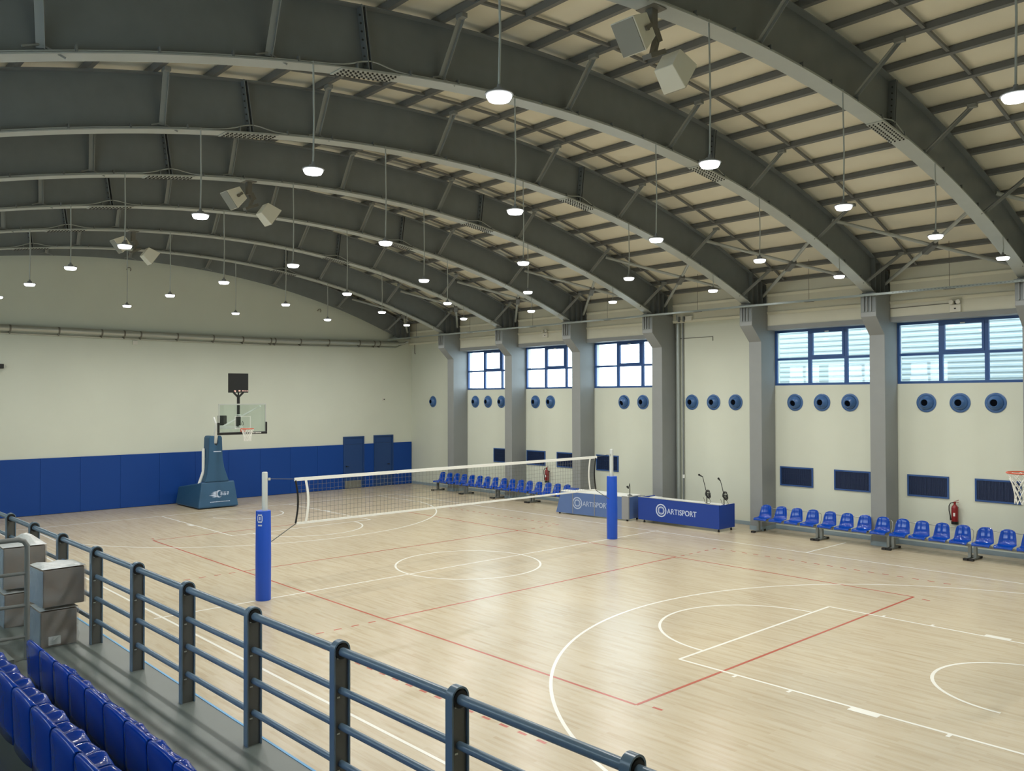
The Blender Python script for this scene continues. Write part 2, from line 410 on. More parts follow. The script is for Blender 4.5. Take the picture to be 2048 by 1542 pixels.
# ---- upper cladding over the windows, with pressed ribs and a grey lintel
n_trim = 0
def cladding(x0, x1, y, z0, lintel):
    global n_trim
    n_trim += 1
    m_ = MB(0); m_.box(x0, x1, y, YW, z0 + (0.14 if lintel else 0.0), 7.95)
    m_.mi = 0
    for zr in (6.80, 7.36): 
        m_.prism([(y, zr - 0.09), (y - 0.035, zr - 0.02), (y - 0.035, zr), (y, zr + 0.012)], x0, x1)
    if lintel:
        m_.mi = 1; m_.box(x0, x1, y - 0.03, YW, z0, z0 + 0.14)
    structure(m_.build('trim_%d' % n_trim, [M['clad'], M['column']], smooth=False), 'cream ribbed cladding strip under the roof edge', 'cladding')
for i in range(7):
    if i in win_bays: cladding(bays[i][0], bays[i][1], 10.28, 6.22, True)
    else: cladding(bays[i][0], bays[i][1], 10.55, 6.72, False)
cladding(XE, cols_x[0] - 0.215, 10.55, 6.72, False)
# ---- baseboard
structure(MB().box(XE, XN, YW - 0.03, YW, 0, 0.12).build('baseboard_right', M['plinth'], smooth=False), 'blue-grey skirting along the window wall', 'skirting')
# ---- roof skin
rb = MB(); ys = [YL - 0.2 + (YW + 0.3 - YL + 0.2) * i / 48 for i in range(49)]
vs = []; fs = []
for y in ys:
    z = roof_z(y)
    vs += [(XE - 0.2, y, z), (XN + 0.2, y, z), (XE - 0.2, y, z + 0.12), (XN + 0.2, y, z + 0.12)]
for i in range(48):
    a = 4 * i; b = a + 4
    fs += [(a, a + 1, b + 1, b), (a + 2, b + 2, b + 3, a + 3), (a, b, b + 2, a + 2), (a + 1, a + 3, b + 3, b + 1)]
fs += [(0, 2, 3, 1), (192, 193, 195, 194)]
rb.add(vs, fs)
structure(rb.build('ceiling', M['roof']), 'cream panels lining the curved roof', 'ceiling')

# ---- windows
def window(n, x0, x1, label, yb=YW):
    d = 0.07; y0, y1 = yb, yb + 0.08
    wroot = thing('window_%d' % n, label, 'window', ((x0 + x1) / 2, yb + 0.04, W0)); wroot['kind'] = 'structure'
    w = (x1 - x0); a = x0 + w * 0.345; b = x0 + w * 0.685; zm = W0 + (W1 - W0) * 0.475
    fr = MB()
    fr.box(x0, x1, y0, y1, W0, W0 + d); fr.box(x0, x1, y0, y1, W1 - d, W1)
    fr.box(x0, x0 + d, y0, y1, W0 + d, W1 - d); fr.box(x1 - d, x1, y0, y1, W0 + d, W1 - d)
    fr.build('window_frame', M['blueframe'], wroot, smooth=False)
    for xx in (a, b): MB().box(xx - 0.05, xx + 0.05, y0, y1, W0 + d, W1 - d).build('mullion', M['blueframe'], wroot, smooth=False)
    tr = MB()
    for p, q in ((x0 + d, a - 0.05), (a + 0.05, b - 0.05), (b + 0.05, x1 - d)): tr.box(p, q, y0, y1, zm - 0.035, zm + 0.035)
    tr.build('transom', M['blueframe'], wroot, smooth=False)
    sa = MB(); p, q, z0, z1 = a + 0.05, b - 0.05, zm + 0.035, W1 - d; t = 0.06
    sa.box(p, q, y0 - 0.02, y1 - 0.02, z0, z0 + t); sa.box(p, q, y0 - 0.02, y1 - 0.02, z1 - t, z1)
    sa.box(p, p + t, y0 - 0.02, y1 - 0.02, z0 + t, z1 - t); sa.box(q - t, q, y0 - 0.02, y1 - 0.02, z0 + t, z1 - t)
    sash = sa.build('sash', M['blueframe'], wroot, smooth=False)
    hb = MB().box((p + q) / 2 - 0.06, (p + q) / 2 + 0.06, y0 - 0.045, y0 - 0.02, z1 - 0.05, z1 - 0.02)
    hb.shift((-wroot.location[0], -wroot.location[1], -wroot.location[2])).build('latch', M['alu'], sash, smooth=False, local=True)
    for (p0, p1) in ((x0 + d, a - 0.05), (a + 0.05, b - 0.05), (b + 0.05, x1 - d)):
        MB().box(p0, p1, yb + 0.037, yb + 0.043, W0 + d, zm - 0.035).build('pane', M['glass'], wroot, smooth=False)
        e = 0.06 if p0 > x0 + d + 0.01 and p1 < x1 - d - 0.01 else 0.0
        MB().box(p0 + e, p1 - e, yb + 0.037, yb + 0.043, zm + 0.035 + e, W1 - d - e).build('pane', M['glass'], wroot, smooth=False)
wl = ['farthest blue-framed high window, nearest the end wall', 'second blue-framed high window from the end wall',
      'third blue-framed high window, left of the blank wall bay', 'blue-framed high window right of the blank bay, with a striped wall outside',
      'nearest wholly visible blue-framed high window, last toward the right edge', 'blue-framed high window past the right edge']
for n, b in enumerate(win_bays): window(n + 1, bays[b][0] + 0.003, bays[b][1] - 0.003, wl[n])

for n, b in enumerate(win_bays): window(n + 7, bays[b][0] + 0.003, bays[b][1] - 0.003, 'blue-framed high window in the wall behind the stand', YL - 0.16)

# ---- outside the windows: corrugated neighbour wall and ground
ob = MB(); poly = [(15.6, 0.0)]
z = 0.0
while z < 11.0:
    poly += [(15.6, z + 0.02), (15.565, z + 0.05), (15.565, z + 0.12), (15.6, z + 0.16)]; z += 0.18
poly += [(15.6, 11.2), (15.9, 11.2), (15.9, 0.0)]
ob.prism(poly, -1.2, 30)
tag(recentre(ob.build('corrugated_building', M['outwall'], smooth=False)), 'pale corrugated metal building seen through the right-hand windows', 'building')
structure(MB().box(-60, 70, YW + 0.3, 80, -0.3, -0.16).build('ground', M['outside'], smooth=False))

# ================================================================== COLUMNS
colpoly = [(9.90, 0), (9.90, 5.86), (9.38, 6.34), (9.38, 6.95), (10.70, 6.95), (10.70, 0)]
cnames = ['farthest grey haunched column, nearest the end wall', 'second grey haunched column from the end wall',
          'third grey haunched column from the end wall, behind the wrapped desk', 'fourth grey haunched column, beside the vertical pipes',
          'grey haunched column just right of the blue desk, at the bench end', 'grey haunched column behind the near row of blue seats',
          'grey haunched column cut by the right edge of the photo', 'grey haunched column beyond the right edge']
for i, x in enumerate(cols_x):
    c = thing('wall_column', cnames[i], 'column', (x, 10.3, 0), group='haunched columns of the window wall')
    MB().prism(colpoly, x - 0.215, x + 0.215).build('shaft', M['column'], c, smooth=False, bevel=0.012)
    pl = MB(); pl.box(x - 0.225, x + 0.225, 9.885, 10.70, 0, 0.13); pl.build('plinth', M['plinth'], c, smooth=False)
    br = MB(); br.box(x - 0.23, x + 0.23, 9.36, 10.45, 6.95, 6.98)
    for k in (-1, 0, 1): br.box(x + k * 0.10 - 0.012, x + k * 0.10 + 0.012, 9.30, 9.38, 6.48, 6.95)
    br.mi = 1; br.box(x - 0.20, x + 0.20, 9.368, 9.379, 6.46, 6.95)
    br.build('bearing_bracket', [M['column'], M['steel']], c, smooth=False)

# ================================================================== ROOF ARCHES
def strip(mb, y0, y1, n, zlo, zhi, x0, x1):     # solid strip following the arc
    vs = []; fs = []
    for i in range(n + 1):
        y = y0 + (y1 - y0) * i / n
        a, b = zlo(y), zhi(y)
        vs += [(x0, y, a), (x1, y, a), (x1, y, b), (x0, y, b)]
    for i in range(n):
        p = 4 * i; q = p + 4
        fs += [(p, q, q + 1, p + 1), (p + 1, q + 1, q + 2, p + 2), (p + 2, q + 2, q + 3, p + 3), (p + 3, q + 3, q, p)]
    e = 4 * n
    fs += [(0, 1, 2, 3), (e, e + 3, e + 2, e + 1)]
    mb.add(vs, fs); return mb
BRDX = {round(FR[7], 2): 0.25, round(FR[6], 2): 0.20, round(FR[5], 2): 0.10, round(FR[4], 2): 0.0, round(FR[3], 2): -0.12}
BR_Y = [-13.8, -11.0, -8.3, -5.43, -2.6, 0.35, 3.3, 6.40, 9.05]
alab = ['dark grey curved steel arch set against the end wall gable']
for k in range(8):
    alab.append(['dark grey curved steel roof arch, first one out from the end wall arch', 'dark grey roof arch, second out from the end arch, carrying the farthest speakers',
                 'dark grey curved steel roof arch, third out from the end wall arch', 'dark grey roof arch, fourth out from the end arch, carrying the middle speakers',
                 'dark grey curved roof arch, fifth out from the end wall arch', 'dark grey roof arch with perforated splice near top left, sixth out from the end arch',
                 'nearest visible curved roof arch, upper right, carrying the near speakers', 'curved roof arch overhead past the top right corner'][k])
def arch(x, label, end=False):
    t = thing('roof_arch', label, 'arch', (x, YC, 9.2), group='curved steel roof arches')
    yl = -14.70
    if end:
        lo = lambda y: max(9.42 - 31.3 + math.sqrt(31.3 ** 2 - (y + 2.3) ** 2), 6.98)
    else:
        lo = lambda y: max(zb(y), 6.98)
    w = MB(); strip(w, yl, 10.34, 90, lo, lambda y: zt(y) - 0.02, x - 0.009, x + 0.009)
    w.build('web', M['steel'], t)
    tf = MB(); strip(tf, yl, 10.34, 90, lambda y: zt(y) - 0.02, lambda y: zt(y), x - 0.13, x + 0.13)
    tf.build('top_flange', M['steel'], t)
    if not end:
        bf = MB(); strip(bf, -13.72, 9.42, 84, lambda y: zb(y) - 0.02, lambda y: zb(y), x - 0.155, x + 0.155)
        bf.build('bottom_flange', M['flange'], t)
        # bolted splices
        for yc in (-6.75, 1.82):
            sp = MB(0); strip(sp, yc - 0.5, yc + 0.5, 8, lambda y: zb(y) - 0.034, lambda y: zb(y) - 0.020, x - 0.155, x + 0.155)
            sp.mi = 1
            for i in range(12):
                for j in (-0.115, -0.045, 0.045, 0.115):
                    y = yc - 0.44 + 0.08 * i + (0.0 if j * 10 % 2 else 0.0)
                    sp.lathe([(0.016, 0.0), (0.016, -0.022), (0.0, -0.022)], (x + j, y, zb(y) - 0.033), n=6)
            sp.build('splice_plate', [M['flange'], M['bolt']], t, smooth=False)
            stf = MB(0); z0 = zb(yc); z1 = zt(yc) - 0.02
            ny = (yc - YC) / 32.5
            for dy in (-0.03, 0.03):
                for sx in (0.012, -0.145):
                    stf.hexa([(x + sx, yc + dy - 0.008, z0), (x + sx + 0.133, yc + dy - 0.008, z0), (x + sx + 0.133, yc + dy + 0.008, z0), (x + sx, yc + dy + 0.008, z0)],
                             [(x + sx, yc + dy - 0.008 + ny * 0.9, z1), (x + sx + 0.133, yc + dy - 0.008 + ny * 0.9, z1), (x + sx + 0.133, yc + dy + 0.008 + ny * 0.9, z1), (x + sx, yc + dy + 0.008 + ny * 0.9, z1)])
            stf.mi = 1
            for i in range(7):
                zz = z0 + 0.08 + 0.115 * i
                stf.lathe([(0.014, 0), (0.014, 0.02), (0, 0.02)], (x + 0.09, yc - 0.04 + ny * (zz - z0), zz), axis='Y', n=6)
            stf.build('splice_stiffener', [M['steel'], M['bolt']], t, smooth=False)
        # conduit clipped along the flange edge, humping over the splices
        pts = []
        for i in range(151):
            y = -13.0 + 22.3 * i / 150
            h = 0.018
            for yc in (-6.75, 1.82): h += 0.11 * math.exp(-((y - yc) / 0.33) ** 2)
            pts.append((x + 0.135, y, zb(y) + h))
        MB().tube(pts, 0.011, 6).build('cable', M['flange'], t)
        cl = MB()
        y = -12.5
        while y < 9.3:
            cl.box(x + 0.10, x + 0.165, y - 0.012, y + 0.012, zb(y), zb(y) + 0.075); y += 0.92
        cl.build('cable_clip', M['steel'], t, smooth=False)['kind'] = 'stuff'
    # end block over the column
    eb = MB(); z0 = 6.98
    for yy in (9.55, 9.85, 10.12):
        for sx in (0.009, -0.139): eb.box(x + sx, x + sx + 0.13, yy - 0.008, yy + 0.008, lo(yy), zt(yy) - 0.02)
    eb.box(x - 0.14, x + 0.14, 10.33, 10.35, z0, zt(10.34)); eb.box(x - 0.16, x + 0.16, 9.36, 10.40, 6.981, 7.0)
    eb.build('end_stiffener', M['steel'], t, smooth=False)
    for yy in BR_Y:
        if yy < -12: continue
        zb0 = (lo(yy) if end else zb(yy)) + 0.07; zt0 = zt(yy + 0.03) - 0.0
        dxb = max(0.2, 0.38 + 0.023 * (yy + 8.3) + BRDX.get(round(x, 2), -0.15)); dyb = (yy - YC) / 33.0 * 0.9 + 0.12; zt0 = zt(yy + dyb)
        k = MB(); p0, p1 = (x + 0.06, yy, zb0), (x + dxb, yy + dyb, zt0 - 0.01)
        k.bar(p0, p1, 0.095, 0.010); k.bar((p0[0], p0[1] + 0.045, p0[2]), (p1[0], p1[1] + 0.045, p1[2]), 0.010, 0.09)
        k.box(x + dxb - 0.08, x + dxb + 0.08, yy + dyb - 0.05, yy + dyb + 0.05, zt0 - 0.07, zt0 + 0.0)
        k.bar((x + 0.075, yy - 0.02, zb0 + 0.03), (x + 0.12, yy - 0.20, zb0 - 0.05), 0.02, 0.02)
        k.bar((x + 0.075, yy + 0.02, zb0 + 0.03), (x + 0.12, yy + 0.24, zb0 - 0.07), 0.02, 0.02)
        k.build('knee_brace', M['brace'], t)
    return t
arch(-17.06, alab[0], end=True)
for i, x in enumerate(FR): arch(x, alab[i + 1])

# ---- purlins
pys = [10.26] + [0.57 + k for k in range(9, -16, -1)]
for i, y in enumerate(pys):
    sl = -(y - YC) / 33.0; h = 0.115; zz = zt(y); n = Vector((0, -sl, 1)).normalized(); tdir = Vector((0, 1, sl)).normalized()
    def PP(a, b): q = Vector((0, y, zz)) + tdir * a + n * b; return (q.y, q.z)
    p = MB(); p.prism([PP(-0.045, 0.003), PP(0.045, 0.003), PP(0.045, 0.024), PP(-0.025, 0.024), PP(-0.025, h - 0.02), PP(0.045, h - 0.02), PP(0.045, h), PP(-0.045, h)], XE + 0.02, XN - 0.02)
    lab = 'dark steel roof purlin running the hall length, %s up from the window wall eave' % ORD[i]
    if i == 0: lab = 'dark steel eave purlin along the top of the window wall cladding'
    tag(recentre(p.build('roof_purlin', M['purlin'], smooth=False)), lab, 'purlin', 'purlins under the roof panels')

# ---- sag bars between purlins, one line per bay
SAG = {-17.06: 0.55, FR[0]: 0.45, FR[1]: 0.45, FR[2]: 0.45, FR[3]: 0.45, FR[4]: 0.82, FR[5]: 0.96, FR[6]: 1.17, FR[7]: 1.2}
for i, (x, dx) in enumerate(SAG.items()):
    s = MB()
    for a, b in zip(pys[:-1], pys[1:]):
        za, zc = zt(a) + 0.05, zt(b) + 0.05
        s.bar((x + dx, a - 0.05, za), (x + dx, b + 0.05, zc), 0.055, 0.045)
    lab = ('line of sag bars tying the purlins in the %s roof bay from the end wall' % ORD[i])
    tag(recentre(s.build('sag_bar', M['purlin'], smooth=False)), lab, 'roof tie', 'sag bar lines between purlins')

# ---- X bracing near the eave, one cross per bay
AX = [-17.06] + FR
for i in range(8):
    x0, x1 = AX[i] + 0.10, AX[i + 1] - 0.10
    t = thing('eave_brace', 'crossed steel tubes bracing the eave in the %s bay from the end wall' % ORD[i], 'brace', ((x0 + x1) / 2, 8.7, 8.0), group='crossed eave braces')
    a, b, c, d = Vector((x0, 7.15, 8.66)), Vector((x1, 10.22, 7.30)), Vector((x0, 10.22, 7.30)), Vector((x1, 7.15, 8.66))
    MB().tube([a, b], 0.045, 8).build('tube', M['flange'], t)
    off = Vector((0, 0, -0.10)); m1 = (c + d) / 2
    u = (d - c).normalized()
    MB().tube([c, m1 - u * 0.16 + off * 0.5], 0.045, 8).build('tube', M['flange'], t)
    MB().tube([m1 + u * 0.16 + off * 0.5, d], 0.045, 8).build('tube', M['flange'], t)
    j = MB(); j.bar(m1 - u * 0.26 + off, m1 + u * 0.26 + off, 0.15, 0.10); j.build('cross_joint', M['purlin'], t, smooth=False)

# ================================================================== PENDANT LAMPS
LY = [7.43, 3.63, -0.15, -3.93, -7.68]
lamp_housing = None
def make_lamp(x, y, label):
    zl = 7.25
    t = thing('pendant_lamp', label, 'lamp', (x, y, zl), group='pendant high-bay lamps')
    ztop = zb(y) - zl
    c = MB(); c.tube([(0, 0, 0.11), (0.012, 0.006, ztop * 0.45), (0.0, 0.0, ztop + 0.03)], 0.013, 6); c.build('cable', M['flange'], t, local=True)
    return t
first = None
anames = ['first', 'second', 'third', 'fourth', 'fifth', 'sixth', 'seventh', 'eighth']
for i, x in enumerate(FR):
    for j, y in enumerate(LY):
        lab = 'lit pendant lamp, %s from the window wall, in the %s row from the end wall' % (ORD[j], anames[i])
        t = make_lamp(x + 0.14 - (0.24 if i == 7 else 0.0), y + (0.23 if i == 7 else 0.0), lab)
        if first is None:
            h = MB(); h.lathe([(0.0, 0.115), (0.022, 0.115), (0.026, 0.075), (0.055, 0.070), (0.062, 0.030), (0.145, 0.022), (0.150, 0.008), (0.140, 0.002), (0.0, 0.002)], n=24)
            hs = h.build('housing', M['lampbody'], t, local=True)
            l = MB(); l.lathe([(0.0, 0.0), (0.130, 0.0), (0.132, -0.016), (0.110, -0.052), (0.0, -0.058)], n=24)
            ls = l.build('lens', M['lens'], t, local=True)
            ld = bpy.data.lights.new('lamp_light', 'AREA'); ld.shape = 'DISK'; ld.size = 0.25; ld.energy = LAMP_W; ld.color = LAMP_COL; ld.spread = 2.95
            lo = bpy.data.objects.new('lamp_light', ld); COL.objects.link(lo); lo.parent = t; lo.location = (0, 0, -0.063)
            first = (hs, ls, lo)
        else:
            for s in first:
                c = s.copy(); COL.objects.link(c); c.parent = t

# ================================================================== SPEAKER CLUSTERS
def speaker(loc, R, label, group):
    t = thing('loudspeaker', label, 'loudspeaker', loc, group=group)
    t.rotation_euler = R.to_euler()
    # local: front faces -Y, trapezoid plan
    c = MB(); c.hexa([(-0.18, -0.17, -0.22), (0.18, -0.17, -0.22), (0.15, 0.17, -0.15), (-0.15, 0.17, -0.15)], [(-0.18, -0.17, 0.22), (0.18, -0.17, 0.22), (0.15, 0.17, 0.15), (-0.15, 0.17, 0.15)])
    c.build('cabinet', M['spk'], t, smooth=False, bevel=0.01, local=True)
    g = MB(); g.box(-0.165, 0.165, -0.182, -0.171, -0.205, 0.205); g.build('grille', M['spkgrille'], t, smooth=False, local=True)
    h = MB(); h.box(0.168, 0.185, -0.02, 0.13, -0.025, 0.025); h.lathe([(0.035, 0.185), (0.035, 0.205), (0.0, 0.205)], (0, 0, 0), axis='X', n=12); h.build('yoke', M['spkarm'], t, smooth=False, local=True)
    return t
def lookrot(d, roll=0.0):     # local -Y along d, local Z up
    d = Vector(d).normalized(); y = -d; x = y.cross(Vector((0, 0, 1))).normalized(); z = x.cross(y)
    return Matrix((x, y, z)).transposed() @ Matrix.Rotation(roll, 3, 'Y')
for x, nm in ((FR[6], 'near'), (FR[3], 'middle'), (FR[1], 'far')):
    y = -4.95; z0 = zb(y)
    b = thing('speaker_bracket', 'dark drop pole and cross arm holding the %s pair of speakers' % nm, 'bracket', (x - 0.02, y, z0 - 0.02), group='speaker drop brackets')
    p = MB(); p.box(x - 0.075, x + 0.035, y - 0.055, y + 0.055, z0 - 0.32, z0 - 0.036); p.box(x - 0.17, x + 0.12, y - 0.13, y + 0.13, z0 - 0.036, z0 - 0.021)
    p.build('drop_pole', M['spkarm'], b, smooth=False)
    a = MB(); a.bar((x - 0.02, y + 0.04, z0 - 0.28), (x - 0.02, y + 0.12, z0 - 0.42), 0.10, 0.10); a.bar((x - 0.02, y + 0.10, z0 - 0.36), (x - 0.02, y + 0.02, z0 - 0.60), 0.08, 0.06); a.bar((x - 0.02, y - 0.10, z0 - 0.66), (x - 0.02, y + 0.20, z0 - 0.52), 0.14, 0.06)
    a.build('cross_arm', M['spkarm'], b, smooth=False)
    speaker((x - 0.02, y - 0.33, z0 - 0.42), lookrot((0.02, -0.80, -0.60)), 'beige loudspeaker with its grey grille showing, left of the %s pair under the roof' % nm, 'hung loudspeakers')
    speaker((x - 0.02, y + 0.46, z0 - 0.68), lookrot((0.02, 0.82, -0.57)), 'beige loudspeaker turned away, right of the %s pair under the roof' % nm, 'hung loudspeakers')

# ================================================================== ROUND VENTS AND GRILLES
vent_x = [-15.57, -12.46, -11.60, -10.72, -8.62, -7.75, -3.91, -3.02, -0.89, -0.02, 0.83, 2.95, 3.83, 4.70, 6.87, 7.74, 8.61]
vent_l = ['lone round blue wall vent left of the farthest column', 'left round blue vent of three under the farthest window', 'middle round blue vent of three under the farthest window',
          'right round blue vent of three under the farthest window', 'left round blue vent of two under the second window', 'right round blue vent of two under the second window',
          'left round blue vent of two under the third window', 'right round blue vent of two under the third window',
          'left round blue vent of three on the blank bay above the blue desk', 'middle round blue vent of three on the blank bay above the blue desk', 'right round blue vent of three on the blank bay above the blue desk',
          'left round blue vent of three between the fifth and sixth columns', 'middle round blue vent of three between the fifth and sixth columns', 'right round blue vent of three between the fifth and sixth columns',
          'left round blue vent of the three nearest the right edge', 'middle round blue vent of the three nearest the right edge', 'rightmost round blue vent in the photo']
vp = None
tilts = {11: (0.2, -0.1), 13: (0.2, -0.1), 6: (0.28, -0.12)}
for i, x in enumerate(vent_x):
    ax, az = tilts.get(i, (0.0, -0.04))
    if vp is None:
        v = thing('round_vent', vent_l[i], 'vent', (x, YW, 3.97), group='round jet vents')
        r = MB(); r.lathe([(0.185, 0.0), (0.262, 0.0), (0.264, 0.012), (0.245, 0.022), (0.205, 0.024), (0.19, 0.015), (0.185, 0.0)], axis='Y', n=32); r.build('flange_ring', M['ventblue'], v, local=True)
        b = MB(); b.lathe([(0.20, 0.0), (0.195, 0.035), (0.175, 0.08), (0.14, 0.125), (0.105, 0.155), (0.094, 0.155), (0.086, 0.10), (0.085, 0.02)], axis='Y', n=32)
        ball = b.build('ball_housing', M['ventblue'], v, local=True)
        k = MB(); k.lathe([(0.088, 0.128), (0.0, 0.126)], axis='Y', n=24); k.build('dark_throat', M['void'], ball, local=True)  # flat disc across the nozzle, its depth shade coloured in
        vp = v
    else: v = dup(vp, (x, YW, 3.97), label=vent_l[i])
    for c in v.children:
        if c.name.startswith('ball_housing'): c.rotation_euler = (ax, 0, az)
gr_x = [-11.22, -9.14, -7.39, -5.28, 2.43, 4.20, 6.34, 8.09]
gr_l = ['farthest dark blue wall grille, half behind the second column', 'dark blue wall grille left of the far fire extinguisher', 'dark blue wall grille right of the far fire extinguisher, meeting the third column',
        'dark blue wall grille behind the far net post', 'dark blue wall grille just right of the fifth column', 'dark blue wall grille just left of the sixth column', 'dark blue wall grille left of the near fire extinguisher',
        'rightmost dark blue wall grille, behind the near basketball net']
gp = None
for i, x in enumerate(gr_x):
    xc = x + 0.55
    if gp is None:
        g = thing('wall_grille', gr_l[i], 'grille', (xc, YW, 1.37), group='return air grilles')
        f = MB(); w, h, t = 0.55, 0.60, 0.045
        f.box(-w, w, -0.03, 0, 0, t); f.box(-w, w, -0.03, 0, h - t, h); f.box(-w, -w + t, -0.03, 0, t, h - t); f.box(w - t, w, -0.03, 0, t, h - t)
        f.build('frame', M['blueframe'], g, smooth=False, local=True)
        l = MB(0); l.box(-w + t, w - t, -0.004, 0, t, h - t); 
        n = 30
        for k in range(n):
            xx = -w + t + (k + 0.5) * (2 * w - 2 * t) / n; l.box(xx - 0.006, xx + 0.006, -0.022, -0.004, t, h - t)
        for zz in (h * 0.36, h * 0.64): l.box(-w + t, w - t, -0.018, -0.004, zz - 0.004, zz + 0.004)
        l.build('louvres', M['grille'], g, smooth=False, local=True)
        gp = g
    else: dup(gp, (xc, YW, 1.37), label=gr_l[i])

# ================================================================== FIRE EXTINGUISHERS
def extinguisher(x, label):
    t = thing('fire_extinguisher', label, 'fire extinguisher', (x, YW - 0.12, 0.72), group='fire extinguishers')
    b = MB(); b.lathe([(0.0, 0.04), (0.082, 0.04), (0.085, 0.06), (0.085, 0.42), (0.075, 0.47), (0.045, 0.51), (0.028, 0.53), (0.028, 0.56), (0.0, 0.56)], n=20); b.build('cylinder', M['red'], t, local=True)
    MB().lathe([(0.0, 0.0), (0.088, 0.0), (0.09, 0.02), (0.09, 0.075), (0.084, 0.08)], n=20).build('base_band', M['black'], t, local=True)
    v = MB(); v.lathe([(0.032, 0.56), (0.032, 0.60), (0.0, 0.60)], n=12); v.bar((0, 0, 0.61), (0.10, -0.01, 0.655), 0.022, 0.012); v.bar((0, 0, 0.595), (0.10, -0.01, 0.60), 0.022, 0.012); v.build('valve', M['red'], t, local=True)
    MB().tube([(-0.03, 0, 0.58), (-0.10, -0.02, 0.56), (-0.135, -0.03, 0.48), (-0.135, -0.03, 0.36), (-0.105, -0.03, 0.22), (-0.095, -0.03, 0.10)], [0.013, 0.013, 0.013, 0.013, 0.015, 0.02], 8).build('hose', M['black'], t, local=True)
    l = MB(); n = 6
    for k in range(n):
        a0, a1 = -PI / 2 + 0.15 + 0.55 * (k / n - 0.5) , -PI / 2 + 0.15 + 0.55 * ((k + 1) / n - 0.5)
        r = 0.0865; l.add([(r * math.cos(a0), r * math.sin(a0), 0.22), (r * math.cos(a1), r * math.sin(a1), 0.22), (r * math.cos(a1), r * math.sin(a1), 0.31), (r * math.cos(a0), r * math.sin(a0), 0.31)], [(0, 1, 2, 3)])
    l.build('sticker', M['sticker'], t, local=True)
    MB().box(-0.05, 0.05, 0.085, 0.12, 0.42, 0.46).build('wall_hook', M['black'], t, local=True, smooth=False)
extinguisher(7.62, 'red fire extinguisher on the wall above the near row of blue seats')
extinguisher(-7.86, 'red fire extinguisher above the far row of blue seats, seen through the net')

# ================================================================== WALL FITTINGS ON THE WINDOW WALL
def em_light(x, z, xcol, label):
    yb = 10.28
    t = thing('emergency_light', label, 'emergency light', (x, yb, z - 0.12), group='twin-head emergency lights')
    MB().box(x - 0.14, x + 0.14, yb - 0.07, yb, z - 0.13, z + 0.07).build('case', M['offwhite'], t, smooth=False, bevel=0.01)
    MB().box(x - 0.025, x + 0.025, yb - 0.075, yb - 0.07, z - 0.05, z - 0.02).build('test_button', M['black'], t, smooth=False)
    for s in (-1, 1):
        hd = MB(); hd.lathe([(0.0, -0.02), (0.045, -0.02), (0.06, 0.03), (0.058, 0.07), (0.0, 0.075)], (x + s * 0.085, yb - 0.05, z + 0.135), axis='Y', n=14); hd.build('lamp_head', M['offwhite'], t)
    MB().box(x - 0.02, x + 0.02, yb - 0.045, yb - 0.02, z + 0.07, z + 0.17).build('neck', M['black'], t, smooth=False)
    MB().tube([(xcol, yb - 0.012, z + 0.10), (x - 0.15, yb - 0.012, z + 0.12)], 0.012, 6).build('conduit', M['spkarm'], t)
em_light(7.81, 6.50, FR[5] + 0.22, 'twin-head emergency light above the nearest high window')
em_light(-7.57, 6.66, FR[1] + 0.22, 'twin-head emergency light above the second high window from the end wall')
tag(recentre(MB().tube([(-1.66, 10.69, 6.18), (-0.03, 10.69, 6.18), (-0.03, 10.69, 6.04)], 0.014, 6).build('wall_conduit', M['spkarm'])), 'thin bent conduit high on the blank bay above the blue desk', 'conduit')
tag(recentre(MB().tube([(-17.25, 10.67, 6.80), (-17.0, 10.67, 6.76), (-17.0, 10.67, 6.30), (-16.92, 10.67, 6.28)], 0.014, 6).build('wall_conduit', M['spkarm'])), 'thin bent conduit in the far corner below the gable duct', 'conduit')
tag(recentre(MB().tube([(-1.40, 10.62, 0.14), (-1.40, 10.62, 7.0)], 0.075, 14).build('down_pipe', M['tray'])), 'pale vertical down pipe right of the fourth column', 'pipe')
pt = thing('thin_riser', 'thin dark vertical riser pipe with pale couplings right of the down pipe', 'pipe', (-1.22, 10.65, 0.14))
MB().tube([(-1.22, 10.65, 0.14), (-1.22, 10.65, 7.0)], 0.028, 8).build('pipe', M['steel'], pt)
for zz in (1.35,): MB().tube([(-1.22, 10.65, zz), (-1.22, 10.65, zz + 0.12)], 0.042, 10).build('coupling', M['white'], pt)
for k, x in enumerate((-0.85,)):
    jb = thing('junction_box', 'small cream junction box under the cable tray on the blank bay', 'box', (x, 10.50, 6.80))
    MB().box(x - 0.13, x + 0.13, 10.45, 10.55, 6.76, 6.92).build('case', M['offwhite'], jb, smooth=False, bevel=0.008)
    for d in (-0.42, -0.22): MB().box(x + d - 0.025, x + d + 0.025, 10.46, 10.55, 6.74, 6.92).build('clamp', M['steel'], jb, smooth=False)
